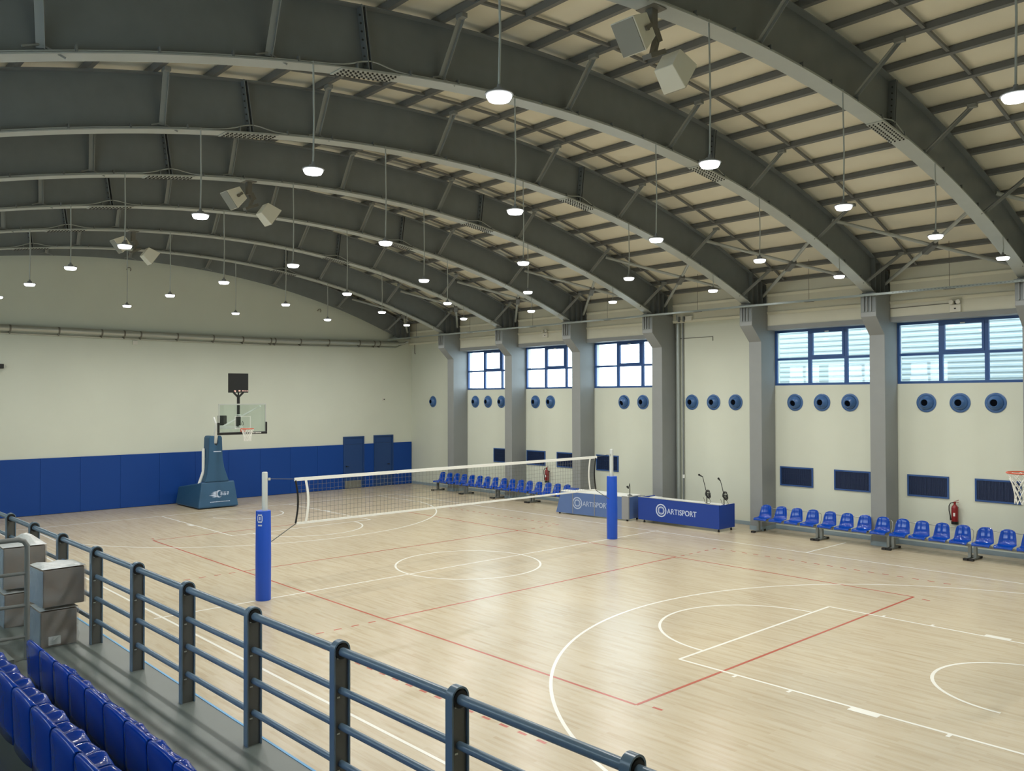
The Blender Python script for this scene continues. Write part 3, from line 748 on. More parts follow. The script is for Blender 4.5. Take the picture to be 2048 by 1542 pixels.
# ---- cable tray along the tops of the columns
ct = thing('cable_tray', 'long thin metal cable tray running along the column heads below the arches', 'cable tray', (-2, 9.24, 6.88))
c = MB(); x0, x1, yy, zz = -17.1, 14.5, 9.24, 6.885
c.box(x0, x1, yy - 0.05, yy + 0.05, zz, zz + 0.004); c.box(x0, x1, yy - 0.052, yy - 0.05, zz, zz + 0.055); c.box(x0, x1, yy + 0.05, yy + 0.052, zz, zz + 0.055)
c.build('tray', M['tray'], ct, smooth=False)
sl = MB(); x = 6.6
while x < 10.0: sl.box(x, x + 0.045, yy - 0.0535, yy - 0.0525, zz + 0.018, zz + 0.036); x += 0.09
sl.build('slot', M['steel'], ct, smooth=False)['kind'] = 'stuff'
for i in range(8):
    xm = (AX[i] + AX[i + 1]) / 2 + 0.25
    h = MB(); h.tube([(xm, yy, zz), (xm, yy, zt(yy) + 0.01)], 0.006, 5); h.box(xm - 0.13, xm + 0.13, yy - 0.06, yy + 0.06, zz - 0.012, zz - 0.001); h.build('hanger', M['spkarm'], ct)

# ================================================================== END WALL: pads, doors, duct, small fittings
pads = [(-11.2, -9.75), (-9.75, -8.35), (-8.35, -6.95), (-6.95, -5.52), (-5.52, -4.20), (-4.20, -2.80), (-2.80, -1.35), (-1.35, 0.05), (0.05, 1.45), (1.45, 2.84), (2.84, 4.23), (4.23, 5.55), (5.55, 6.86), (7.98, 8.50), (9.60, 10.66)]
nvis = 0
for i, (a, b) in enumerate(pads):
    z1 = 2.02
    if b == 10.66: lab = 'blue wall pad between the right door and the corner'
    elif a == 7.98: lab = 'narrow blue wall pad between the two doors'
    else: lab = 'blue padded wall panel on the end wall, %s to the left of the doors' % ORD[12 - i]
    o = MB().box(XE, XE + 0.06, a + 0.0025, b - 0.0025, 0.01, z1).build('wall_pad', M['pad'], smooth=False, bevel=0.005)
    tag(recentre(o), lab, 'wall pad', 'blue wall pads')
def door(n, y0, y1, ztop, handle_y, label, kick):
    t = thing('door_%d' % n, label, 'door', (XE, (y0 + y1) / 2, 0)); t['kind'] = 'structure'
    f = MB(); x0, x1 = XE, XE + 0.07
    f.box(x0, x1, y0, y0 + 0.06, 0, ztop); f.box(x0, x1, y1 - 0.06, y1, 0, ztop); f.box(x0, x1, y0 + 0.06, y1 - 0.06, ztop - 0.06, ztop)
    f.build('door_frame', M['door'], t, smooth=False)
    lf = MB().box(x0, XE + 0.03, y0 + 0.06, y1 - 0.06, 0.005, ztop - 0.06); leaf = lf.build('door_leaf', M['door'], t, smooth=False)
    MB().box(XE + 0.03, XE + 0.033, y0 + 0.06, y1 - 0.06, ztop - 0.36, ztop - 0.352).build('panel_seam', M['black'], t, smooth=False)
    h = MB(); h.lathe([(0.028, 0), (0.028, 0.03), (0, 0.03)], (XE + 0.03, handle_y, 1.02), axis='X', n=12); h.bar((XE + 0.075, handle_y, 1.02), (XE + 0.075, handle_y - math.copysign(0.12, handle_y - (y0 + y1) / 2), 1.02), 0.02, 0.02)
    h.bar((XE + 0.03, handle_y, 1.02), (XE + 0.08, handle_y, 1.02), 0.02, 0.02)
    h.build('handle', M['black'], t)
    if kick: MB().box(XE + 0.03, XE + 0.034, y0 + 0.08, y1 - 0.16, 0.02, 0.36).build('kick_plate', M['kick'], t, smooth=False)
door(1, 6.87, 7.97, 2.38, 7.03, 'left dark blue door in the end wall with a grey kick plate', True)
door(2, 8.51, 9.59, 2.40, 9.36, 'right dark blue door in the end wall with a black handle', False)
# ---- duct with couplings
du = thing('gable_duct', 'galvanised duct run with clamps across the end wall under the gable', 'duct', (XE + 0.16, 0, 6.6))
MB().tube([(XE + 0.16, -11.5, 6.62), (XE + 0.16, 3.0, 6.60), (XE + 0.16, 9.2, 6.72), (XE + 0.18, 9.75, 6.74)], 0.115, 16).build('duct', M['galv'], du)
MB().tube([(XE + 0.10, -11.5, 6.445), (XE + 0.10, 3.0, 6.425), (XE + 0.10, 9.2, 6.55), (XE + 0.10, 9.7, 6.56), (XE + 0.10, 10.05, 6.70), (XE + 0.10, 10.3, 6.86)], 0.030, 8).build('lower_pipe', M['galv'], du)
MB().tube([(XE + 0.16, 9.75, 6.74), (XE + 0.30, 10.05, 6.76), (XE + 0.42, 10.2, 6.84)], 0.05, 10).build('elbow', M['galv'], du)
ck = MB()
for yy in (-8.1, -6.55, -5.0, -3.55, -2.75, -2.15, -0.75, 0.70, 1.95, 3.2, 3.4, 4.6, 6.0, 7.6, 8.4, 8.7):
    zc = 6.62 - 0.02 * (yy + 11.5) / 14.5 if yy < 3 else 6.60 + 0.12 * (yy - 3) / 6.2
    k = MB(); k.tube([(XE + 0.16, yy, zc), (XE + 0.16, yy + 0.06, zc)], 0.124, 16); k.box(XE + 0.002, XE + 0.16, yy + 0.01, yy + 0.05, zc - 0.20, zc - 0.11)
    k.build('clamp', M['spkarm'], du)
tag(recentre(MB().box(XE, XE + 0.06, -2.37, -2.19, 6.22, 6.37).build('wall_box', M['offwhite'], smooth=False, bevel=0.008)), 'small white box on the end wall just below the duct', 'box')
bs = thing('wall_camera', 'small black device on the end wall at the left edge of the photo', 'camera', (XE, -6.85, 5.22))
MB().box(XE, XE + 0.22, -7.0, -6.70, 5.20, 5.36).build('body', M['black'], bs, smooth=False, bevel=0.012)
MB().tube([(XE + 0.10, -6.70, 5.28), (XE + 0.10, -6.64, 5.33), (XE + 0.10, -6.60, 5.28), (XE + 0.10, -6.64, 5.23), (XE + 0.10, -6.70, 5.27)], 0.010, 6).build('bracket', M['alu'], bs)
sw = thing('wall_sensor', 'tiny white sensor on the end wall above the right door', 'sensor', (XE, 9.07, 4.04))
MB().box(XE, XE + 0.03, 9.0, 9.12, 4.02, 4.16).build('plate', M['offwhite'], sw, smooth=False)
MB().box(XE + 0.03, XE + 0.06, 9.06, 9.11, 4.06, 4.11).build('sensor_eye', M['black'], sw, smooth=False)
for y, z, nm in ((-2.52, 9.08, 'left'), (5.64, 8.05, 'right')):
    tag(recentre(MB().tube([(XE, y - 0.07, z), (XE + 0.06, y - 0.07, z + 0.02), (XE + 0.06, y - 0.04, z + 0.07), (XE + 0.06, y + 0.03, z + 0.08), (XE + 0.06, y + 0.07, z + 0.02), (XE + 0.06, y + 0.05, z - 0.06)], 0.014, 6).build('cable_hook', M['spkarm'])),
        'small bent cable end on the gable wall, %s one' % nm, 'cable', 'cable ends on the gable')
so = thing('wall_socket', 'small white socket on the blue pad beside the right door', 'socket', (XE + 0.06, 9.86, 0.52))
MB().box(XE + 0.06, XE + 0.075, 9.80, 9.92, 0.52, 0.64).build('plate', M['white'], so, smooth=False, bevel=0.004)

# ================================================================== BASKETBALL STANDS
def make_stand(label):
    X0 = -14.0
    t = thing('basketball_stand', label, 'basketball hoop', (X0, 0, 0), group='basketball stands')
    b = MB(); b.hexa([(-16.97, -0.84, 0.03), (-14.74, -0.84, 0.03), (-14.74, 0.74, 0.03), (-16.97, 0.74, 0.03)], [(-16.9, -0.76, 0.70), (-14.86, -0.66, 1.0), (-14.86, 0.62, 1.0), (-16.9, 0.68, 0.70)])
    base = b.build('base', M['standblue'], t, smooth=False, bevel=0.05)
    w = MB()
    for yy in (-0.6, 0.5):
        for xx in (-16.6, -15.1): w.tube([(xx, yy - 0.03, 0.04), (xx, yy + 0.03, 0.04)], 0.04, 10)
    w.build('wheel', M['rubber'], t)
    # emblem on the front face (leans back a little)
    e = MB()
    n = 26; vs = []; fs = []
    for i in range(n + 1):          # crescent ball
        a = 0.75 + (2 * PI - 1.5) * i / n; k = math.sin(PI * i / n)
        vs += [(0.135 * math.cos(a), 0.135 * math.sin(a), 0), ((0.135 - 0.055 * k - 0.004) * math.cos(a) + 0.03 * k, (0.135 - 0.055 * k - 0.004) * math.sin(a), 0)]
    for i in range(n): fs.append((2 * i, 2 * i + 1, 2 * i + 3, 2 * i + 2))
    e.add(vs, fs)
    for y0, l, th in ((0.085, 0.20, 0.05), (0.03, 0.27, 0.055), (-0.03, 0.34, 0.06), (-0.085, 0.22, 0.05)):
        e.add([(-0.06, y0 + th / 2, 0), (-0.06, y0 - th / 2, 0), (-0.06 - l * 0.55, y0 - th * 0.45 - 0.01, 0), (-0.06 - l, y0 - 0.015, 0), (-0.06 - l * 0.5, y0 + th * 0.2, 0)], [(0, 1, 2, 3, 4)])
    for gx, kind in ((0.10, 0), (0.225, 1), (0.35, 2)):    # three blocky glyphs
        def st(x0, x1, y0, y1): e.add([(gx + x0, y0, 0), (gx + x1, y0, 0), (gx + x1 + (y1 - y0) * 0.12, y1, 0), (gx + x0 + (y1 - y0) * 0.12, y1, 0)], [(0, 1, 2, 3)])
        st(-0.045, 0.05, 0.045, 0.062); st(-0.045, 0.05, -0.005, 0.012); st(-0.008, 0.012, -0.06, 0.075)
        st(-0.045, -0.028, -0.055, 0.0)
        if kind != 2: st(0.03, 0.047, -0.055, 0.0)
        if kind == 1: st(-0.045, 0.05, -0.06, -0.045)
    for i in range(14): e.add([(-0.36 + i * 0.057, -0.30, 0), (-0.36 + i * 0.057 + 0.042, -0.30, 0), (-0.36 + i * 0.057 + 0.042, -0.276, 0), (-0.36 + i * 0.057, -0.276, 0)], [(0, 1, 2, 3)])
    e.map(lambda p: (-14.74 + 0.006 - 0.12 * ((p[1] + 0.53) / 0.97), p[0] * 0.98 - 0.02, p[1] + 0.53))
    e.shift((14.0, 0, 0)).build('emblem', M['logo'], base, smooth=False, local=True)
    tw = MB(); tw.prism([(-0.55, 0.99), (-0.46, 1.25), (-0.41, 1.7), (-0.38, 2.66), (-0.33, 2.73), (-0.18, 2.73), (-0.18, 2.42), (-0.10, 2.35), (-0.03, 2.42), (-0.03, 2.73), (0.08, 2.73), (0.12, 2.66), (0.15, 1.9), (0.22, 1.5), (0.40, 0.99)], -15.35, -14.84)
    tow = tw.build('tower_pad', M['standblue'], t, smooth=False, bevel=0.03)
    MB().box(-14.838, -14.834, -0.22, 0.08, 2.12, 2.15).shift((14, 0, 0)).build('strap', M['logo'], tow, smooth=False, local=True)
    MB().tube([(-15.2, -0.62, 0.92), (-15.2, -0.46, 1.38), (-15.2, -0.46, 2.25)], 0.055, 10).build('brace_tube', M['white'], t)
    MB().bar((-15.2, -0.46, 1.86), (-15.2, -0.36, 1.86), 0.05, 0.05).build('brace_clip', M['white'], t, smooth=False)
    a = MB(); a.bar((-15.0, -0.105, 2.45), (-14.84, -0.10, 3.06), 0.12, 0.13); a.bar((-14.90, -0.10, 3.05), (-12.86, -0.03, 3.10), 0.12, 0.13)
    a.build('arm', M['white'], t, smooth=False)
    MB().bar((-14.98, -0.16, 3.42), (-14.80, -0.12, 3.10), 0.06, 0.06).build('lift_strut', M['white'], t, smooth=False)
    MB().box(-14.72, -14.46, -0.12, 0.14, 3.13, 3.50).build('arm_pad', M['black'], t, smooth=False, bevel=0.02)
    MB().bar((-14.2, -0.1, 3.12), (-12.86, 0.70, 3.86), 0.05, 0.05).build('glass_reflection_bar', M['white'], t, smooth=False)  # white bar standing in for a streak of reflection in the board glass
    # backboard
    xb = -12.80
    fr = MB(); y0, y1, z0, z1 = -0.90, 0.90, 2.90, 3.95
    fr.box(xb - 0.035, xb + 0.005, y0, y1, z1 - 0.035, z1); fr.box(xb - 0.035, xb + 0.005, y0, y0 + 0.035, z0, z1 - 0.035); fr.box(xb - 0.035, xb + 0.005, y1 - 0.035, y1, z0, z1 - 0.035); fr.box(xb - 0.035, xb + 0.005, y0 + 0.035, y1 - 0.035, z0, z0 + 0.035)
    frm = fr.build('backboard_frame', M['alu'], t, smooth=False)
    MB().box(xb - 0.02, xb - 0.008, y0 + 0.035, y1 - 0.035, z0 + 0.035, z1 - 0.035).build('backboard_glass', M['boardglass'], t, smooth=False)
    ln = MB(); w_ = 0.014; X = xb - 0.0065
    for (p, q, r, s) in ((-0.295, 0.295, 3.05, 3.05 + w_), (-0.295, 0.295, 3.50 - w_, 3.50), (-0.295, -0.295 + w_, 3.05 + w_, 3.5 - w_), (0.295 - w_, 0.295, 3.05 + w_, 3.5 - w_)): ln.box(X, X + 0.001, p, q, r, s)
    ln.build('target_square', M['white'], t, smooth=False)
    pd = MB(); pd.box(xb - 0.06, xb + 0.03, y0 - 0.035, y1 + 0.035, z0 - 0.06, z0 + 0.03); pd.box(xb - 0.06, xb + 0.03, y0 - 0.035, y0 + 0.03, z0 + 0.03, z0 + 0.38); pd.box(xb - 0.06, xb + 0.03, y1 - 0.03, y1 + 0.035, z0 + 0.03, z0 + 0.38)
    bpad = pd.build('backboard_pad', M['black'], t, smooth=False, bevel=0.012)
    # small white run of print at the right of the lower pad
    pr = MB()
    for i in range(7): pr.box(xb + 0.031, xb + 0.032, 0.32 + i * 0.055, 0.32 + i * 0.055 + 0.04, 2.872, 2.905)
    pr.shift((14, 0, 0)).build('pad_print', M['sticker'], bpad, smooth=False, local=True)
    rm = MB(); rm.tube([(-12.425 + 0.225 * math.cos(2 * PI * k / 32), 0.225 * math.sin(2 * PI * k / 32), 3.05) for k in range(32)], 0.011, 8, closed=True)
    rm.box(xb + 0.0, xb + 0.17, -0.055, 0.055, 3.02, 3.056); rm.box(xb + 0.0, xb + 0.012, -0.09, 0.09, 2.93, 3.06)
    rm.hexa([(xb + 0.01, -0.05, 2.94), (xb + 0.02, -0.05, 2.94), (xb + 0.02, 0.05, 2.94), (xb + 0.01, 0.05, 2.94)], [(xb + 0.01, -0.05, 3.03), (xb + 0.17, -0.05, 3.03), (xb + 0.17, 0.05, 3.03), (xb + 0.01, 0.05, 3.03)])
    rim = rm.build('rim', M['rim'], t)
    nt = MB(); N = 12; L = 6
    def npt(k, l):
        r = [0.222, 0.19, 0.162, 0.142, 0.13, 0.125, 0.128][l]; a = 2 * PI * k / N
        return (-12.425 + r * math.cos(a), r * math.sin(a), 3.045 - 0.072 * l)
    for k in range(N):
        for sg in (0.5, -0.5):
            nt.tube([npt(k + (sg if l % 2 else 0.0), l) for l in range(L + 1)], 0.0065, 5)
    nt.build('hoop_net', M['hoopnet'], t)
    # shot clock on its pole
    MB().box(-13.02, -12.94, -0.465, 0.275, 4.35, 5.05).build('shot_clock', M['black'], t, smooth=False, bevel=0.01)
    dg = MB(); Xd = -12.938
    for p, q, r, s in ((-0.27, -0.20, 4.40, 4.43), (-0.24, -0.21, 4.375, 4.40), (-0.10, -0.03, 4.40, 4.44), (0.03, 0.10, 4.405, 4.43), (0.12, 0.18, 4.405, 4.425), (0.20, 0.26, 4.405, 4.425)): dg.box(Xd, Xd + 0.002, p, q, r, s)
    dg.build('clock_digits', M['led'], t, smooth=False)
    po = MB(); po.box(-13.03, -12.95, -0.125, -0.045, 3.12, 4.25)
    po.bar((-12.99, -0.085, 4.18), (-12.99, -0.27, 4.36), 0.05, 0.06); po.bar((-12.99, -0.085, 4.18), (-12.99, 0.10, 4.36), 0.05, 0.06); po.bar((-12.99, -0.085, 4.2), (-12.99, -0.085, 4.37), 0.05, 0.03)
    po.box(-13.04, -12.93, -0.16, -0.02, 3.14, 3.48)
    pole = po.build('clock_pole', M['black'], t, smooth=False)
    for zz in (3.90, 3.52):
        MB().box(-13.045, -12.86, -0.14, -0.03, zz, zz + 0.05).build('pole_clamp', M['white'], t, smooth=False)
    MB().tube([(-12.95 + 0.0, 0.02, 3.22), (-12.95, 0.06, 3.32), (-12.95, 0.10, 3.22), (-12.95, 0.06, 3.14), (-12.95, 0.02, 3.2)], 0.010, 6).build('cable_loop', M['black'], t)
    return t
st = make_stand('teal-padded basketball stand with shot clock by the end wall')
dup(st, (14.0 - 0.05, 0, 0), PI, 'nearer basketball stand, only its orange rim and white net showing at the right edge')

# ================================================================== VOLLEYBALL NET AND POSTS
for s, nm in ((-1, 'near'), (1, 'far')):
    yb = 5.46 * s
    t = thing('net_post', 'silver volleyball post in a blue pad, %s side of the net' % ('near left' if s < 0 else 'far right'), 'net post', (0, yb, 0), group='volleyball posts')
    MB().lathe([(0.0, 0.0), (0.058, 0.0), (0.058, 2.60), (0.05, 2.62), (0.0, 2.62)], (0, yb + (0.03 if s < 0 else -0.02), 0), n=20).build('post', M['alu'], t)
    p = MB(); p.lathe([(0.075, 0.0), (0.15, 0.0), (0.155, 0.02), (0.158, 0.9), (0.150, 1.81), (0.145, 1.83), (0.075, 1.83)], (0, yb, 0), n=24)
    pad = p.build('pad', M['postpad'], t)
    MB().bar((0.02, yb + (0.09 if s < 0 else -0.08), 2.47), (0.02, yb - s * 0.14, 2.47), 0.03, 0.05).build('pulley', M['alu'], t, smooth=False)
    if s < 0:
        d = MB()
        for (u0, u1, z0, z1) in ((-0.28, 0.28, 1.60, 1.63), (-0.36, -0.24, 1.63, 1.74), (0.24, 0.36, 1.63, 1.74), (-0.28, 0.28, 1.74, 1.77), (-0.10, 0.10, 1.65, 1.72), (-0.28, 0.28, 1.53, 1.56)):
            a0 = math.radians(-52); n = 5
            for k in range(n):
                f0, f1 = a0 + u0 + (u1 - u0) * k / n, a0 + u0 + (u1 - u0) * (k + 1) / n; r = 0.158
                d.add([(r * math.cos(f0), yb + r * math.sin(f0), z0), (r * math.cos(f1), yb + r * math.sin(f1), z0), (r * math.cos(f1), yb + r * math.sin(f1), z1), (r * math.cos(f0), yb + r * math.sin(f0), z1)], [(0, 1, 2, 3)])
        d.shift((0, -yb, 0)).build('pad_emblem', M['logo'], pad, smooth=False, local=True)
nt = thing('volleyball_net', 'white-taped volleyball net stretched across the court', 'net', (0, 0, 1.48))
MB().box(-0.012, 0.012, -4.76, 4.80, 2.385, 2.455).build('top_tape', M['tape'], nt, smooth=False)
MB().box(-0.010, 0.010, -4.72, 4.78, 1.465, 1.510).build('bottom_tape', M['tape'], nt, smooth=False)
for s in (-1, 1):
    def bow(y0, w, r, mat_, nm):
        pts = [(0.014, s * (y0 - 0.06 * math.sin(PI * k / 10)), 2.40 - 0.90 * k / 10) for k in range(11)]
        m_ = MB()
        if r: m_.tube(pts, r, 8)
        else:
            for p, q in zip(pts[:-1], pts[1:]):
                m_.add([(p[0], p[1] - w / 2, p[2]), (p[0], p[1] + w / 2, p[2]), (q[0], q[1] + w / 2, q[2]), (q[0], q[1] - w / 2, q[2]),
                        (p[0] + 0.004, p[1] - w / 2, p[2]), (p[0] + 0.004, p[1] + w / 2, p[2]), (q[0] + 0.004, q[1] + w / 2, q[2]), (q[0] + 0.004, q[1] - w / 2, q[2])],
                       [(0, 1, 2, 3), (4, 7, 6, 5), (0, 3, 7, 4), (1, 5, 6, 2)])
        m_.build(nm, mat_, nt)
    bow(4.50, 0.055, 0, M['tape'], 'side_tape'); bow(4.74, 0, 0.020, M['black'], 'side_rod')
    MB().tube([(0, s * 4.76, 2.43), (0, s * 5.37, 2.475)], 0.006, 5).build('top_cord', M['netcord'], nt)
    MB().tube([(0, s * 4.72, 1.49), (0.03, s * 5.295, 1.18)], 0.010, 5).build('bottom_cord', M['netcord'], nt)
nm_ = MB(); r = 0.0019
y = -4.70
while y < 4.73: nm_.box(-r, r, y - r, y + r, 1.50, 2.39); y += 0.10
for k in range(1, 9): z = 1.49 + 0.1 * k; nm_.box(-r, r, -4.70, 4.72, z - r, z + r)
nm_.build('mesh', M['netcord'], nt, smooth=False)

# ================================================================== SEAT SHELLS
def shell(profile, widths, lift, fwd, nv=13, ridge=0.0):
    m_ = MB(); n = len(profile)
    vs = []
    for i, (y, z) in enumerate(profile):
        w = widths[i]
        for j in range(nv):
            u = -1 + 2 * j / (nv - 1)
            vs.append((u * w, y + fwd[i] * abs(u) ** 3, z + lift[i] * abs(u) ** 3 + (ridge * math.exp(-(u / 0.2) ** 2) if 2 <= i <= 7 else 0.0)))
    fs = [(i * nv + j, i * nv + j + 1, (i + 1) * nv + j + 1, (i + 1) * nv + j) for i in range(n - 1) for j in range(nv - 1)]
    m_.add(vs, fs); return m_
# bench shell: faces +Y locally, seat height 0.42
bprof = [(0.205, 0.385), (0.215, 0.41), (0.20, 0.432), (0.15, 0.43), (0.06, 0.418), (-0.04, 0.416), (-0.11, 0.425), (-0.155, 0.455), (-0.18, 0.51), (-0.20, 0.60), (-0.215, 0.70), (-0.225, 0.775), (-0.232, 0.815), (-0.245, 0.825), (-0.255, 0.81)]
bw = [0.20, 0.21, 0.215, 0.218, 0.218, 0.216, 0.213, 0.21, 0.205, 0.195, 0.18, 0.163, 0.135, 0.12, 0.12]
bl = [-0.01, 0.0, 0.005, 0.02, 0.035, 0.04, 0.035, 0.015, 0.0, 0.0, 0.0, 0.0, -0.02, -0.03, -0.03]
bfw = [0, -0.01, -0.015, 0, 0, 0.0, 0.01, 0.04, 0.055, 0.05, 0.04, 0.03, 0.02, 0.01, 0.0]
bench = None
bl_labels = ['near bench of four blue seats at the right of the blue desk', 'second near bench of four blue seats right of the blue desk, before the sixth column', 'third near bench of four blue seats, under the near fire extinguisher',
             'near bench of blue seats cut by the right edge of the photo', 'farthest bench of four blue seats, nearest the end wall doors', 'second far bench of four blue seats from the end wall', 'third far bench of four blue seats from the end wall',
             'far bench of four blue seats running behind the wrapped desk']
bench_pos = [3.20, 5.26, 7.32, 9.38, -12.96, -10.90, -8.84, -6.78]
for i, xb in enumerate(bench_pos):
    loc = (xb, 9.72, 0)
    if bench is None:
        t = thing('seat_bench', bl_labels[0], 'bench', loc, PI, group='blue seat benches along the window wall')
        MB().box(-1.0, 1.0, -0.035, 0.035, 0.32, 0.375).build('beam', M['legsteel'], t, smooth=False, local=True)
        for k in range(4):
            o = shell(bprof, bw, bl, bfw).shift((-0.765 + 0.51 * k, 0.06, 0.0)).build('seat', M['seat'], t, local=True, solid=0.008, subsurf=1, angle=1.5)
            MB().box(-0.765 + 0.51 * k - 0.12, -0.765 + 0.51 * k + 0.12, -0.10, 0.16, 0.375, 0.405).build('seat_bracket', M['legsteel'], t, local=True, smooth=False)
        for s in (-1, 1):
            l = MB(); l.box(s * 0.965 - 0.035, s * 0.965 + 0.035, -0.05, 0.05, 0.05, 0.32); l.box(s * 0.965 - 0.03, s * 0.965 + 0.03, -0.24, 0.24, 0.012, 0.05)
            leg = l.build('leg', M['legsteel'], t, local=True, smooth=False)
            f = MB(); f.box(s * 0.965 - 0.055, s * 0.965 + 0.055, 0.24, 0.34, 0.0, 0.055); f.box(s * 0.965 - 0.055, s * 0.965 + 0.055, -0.34, -0.24, 0.0, 0.055); f.build('foot_pad', M['rubber'], leg, local=True, smooth=False)
        MB().tube([(-0.99, -0.06, 0.36), (-1.0, -0.16, 0.55), (-0.985, -0.20, 0.70), (-0.95, -0.205, 0.735), (0.95, -0.205, 0.735), (0.985, -0.20, 0.70), (1.0, -0.16, 0.55), (0.99, -0.06, 0.36)], 0.010, 6).build('back_rail', M['legsteel'], t, local=True)
        bench = t
    else: dup(bench, loc, PI, bl_labels[i])

# ================================================================== DESKS AND MICROPHONES
def on_front(mb, cx, cz, y):       # (x, y) print -> front face looking toward -Y
    return mb.map(lambda p: (cx + p[0], y - p[2], cz + p[1]))
def artisport(parent, cx, cz, y, mt, scale=1.0, ang=0.0):
    e = MB()
    ring_mb(e, 0.172, 0.212, 0, 0, 44)
    ring_mb(e, 0.120, 0.140, 0, 0, 8)
    sq = lambda a: 1.0 / max(abs(math.cos(a)), abs(math.sin(a))) ** 0.75
    ring_mb(e, 0.078, 0.098, 0, 0, 40, shape=sq)
    t1 = text_mb('ARTI', 0.245, 0.0); t2 = text_mb('SPORT', 0.245, 0.0035)
    def fit(mb, x0, x1, y0, h):
        xs = [p[0] for p in mb.v]; ys_ = [p[1] for p in mb.v]; a, b = min(xs), max(xs); c, d = min(ys_), max(ys_)
        return mb.map(lambda p: (x0 + (p[0] - a) / (b - a) * (x1 - x0), y0 + (p[1] - c) / (d - c) * h, p[2]))
    fit(t1, 0.235, 0.70, -0.085, 0.17); fit(t2, 0.725, 1.375, -0.088, 0.176)
    for q in (t1, t2): e.add(q.v, q.f)
    e.map(lambda p: (p[0] * scale, p[1] * scale, p[2]))
    ca, sa = math.cos(ang), math.sin(ang)
    return e.map(lambda p: (cx + p[0] * ca, y + p[0] * sa - p[2] - 0.001, cz + p[1]))
dk = thing('scorer_desk', 'long royal blue scorer desk with a white ring logo, right of the far net post', 'desk', (-0.05, 9.1, 0))
fp = MB().box(-1.62, 1.53, 8.66, 8.70, 0.09, 0.83).build('front_panel', M['deskblue'], dk, smooth=False, bevel=0.01)
artisport(dk, -0.67, 0.465, 8.66, M['logo']).shift((0.05, -9.1, 0)).build('lettering', M['logo'], fp, smooth=False, local=True)
MB().box(1.49, 1.53, 8.70, 9.52, 0.09, 0.82).build('side_panel', M['deskblue'], dk, smooth=False, bevel=0.008)
MB().box(-1.62, -1.58, 8.70, 9.52, 0.09, 0.82).build('side_panel', M['deskblue'], dk, smooth=False, bevel=0.008)
MB().box(-1.58, 1.49, 8.70, 9.50, 0.745, 0.775).build('worktop', M['white'], dk, smooth=False, bevel=0.004)
MB().box(-1.62, 1.53, 8.655, 8.705, 0.83, 0.842).build('edge_trim', M['alu'], dk, smooth=False)
for xx in (-1.42, 1.46):
    for yy in (8.74, 9.42):
        l = MB(); l.lathe([(0.0, 0.0), (0.032, 0.0), (0.032, 0.05), (0.018, 0.055), (0.018, 0.745), (0.0, 0.745)], (xx, yy, 0), n=10); l.build('leg', M['rubber'], dk)
for k, (x, y, w, lab) in enumerate(((-1.10, 8.95, 0.32, 'white papers lying on the left end of the blue desk'), (0.15, 8.92, 0.8, 'white sheet lying on the middle of the blue desk'))):
    tag(recentre(MB().box(x - w / 2, x + w / 2, y - 0.12, y + 0.15, 0.776, 0.845 if k == 0 else 0.80).build('paper_sheet', M['white'], smooth=False)), lab, 'paper')
def coil(mb, c, r, turns, h, rr=0.009):
    pts = []
    for i in range(turns * 14 + 1):
        a = 2 * PI * i / 14; pts.append((c[0] + r * math.cos(a) * (0.8 + 0.2 * math.sin(i)), c[1] + 0.035 * math.sin(a * 0.37), c[2] + r * 1.25 * math.sin(a) + h * i / (turns * 14)))
    mb.tube(pts, rr, 5)
def mic(x, y, z, top, head, label, coils=True):
    t = thing('microphone', label, 'microphone', (x, y, z), group='desk microphones')
    b = MB(); b.lathe([(0.0, 0.0), (0.085, 0.0), (0.085, 0.015), (0.03, 0.03), (0.0, 0.03)], (x, y, z), n=18); b.build('base', M['black'], t)
    s = MB(); s.tube([(x, y, z + 0.02), (x, y, z + 0.30), (x + (top[0] - x) * 0.15, y, z + 0.40), (top[0], y, top[1])], [0.014, 0.013, 0.012, 0.010], 8); s.build('stand_tube', M['black'], t)
    h = MB(); h.tube([(top[0], y, top[1]), (head[0], y - 0.02, head[1])], [0.016, 0.026], 10); h.lathe([(0.0, -0.03), (0.028, -0.02), (0.034, 0.0), (0.028, 0.03), (0.0, 0.04)], (head[0], y - 0.02, head[1]), n=12); h.build('mic_head', M['black'], t)
    if coils:
        c = MB(); coil(c, (x + 0.06, y - 0.03, z + 0.30), 0.085, 5, 0.05); coil(c, (x + 0.09, y - 0.03, z + 0.24), 0.06, 3, 0.04)
        c.tube([(x + 0.1, y - 0.03, z + 0.2), (x + 0.17, y - 0.02, z + 0.08), (x + 0.10, y - 0.02, z + 0.012), (x - 0.05, y - 0.03, z + 0.06), (x - 0.10, y - 0.03, z + 0.2)], 0.006, 5)
        c.build('coiled_cable', M['black'], t)
mic(0.80, 9.08, 0.775, (0.65, 1.62), (0.53, 1.67), 'black boom microphone with coiled cable, left one on the blue desk')
mic(1.43, 9.08, 0.775, (1.31, 1.53), (1.25, 1.60), 'black boom microphone with coiled cable, right one on the blue desk')

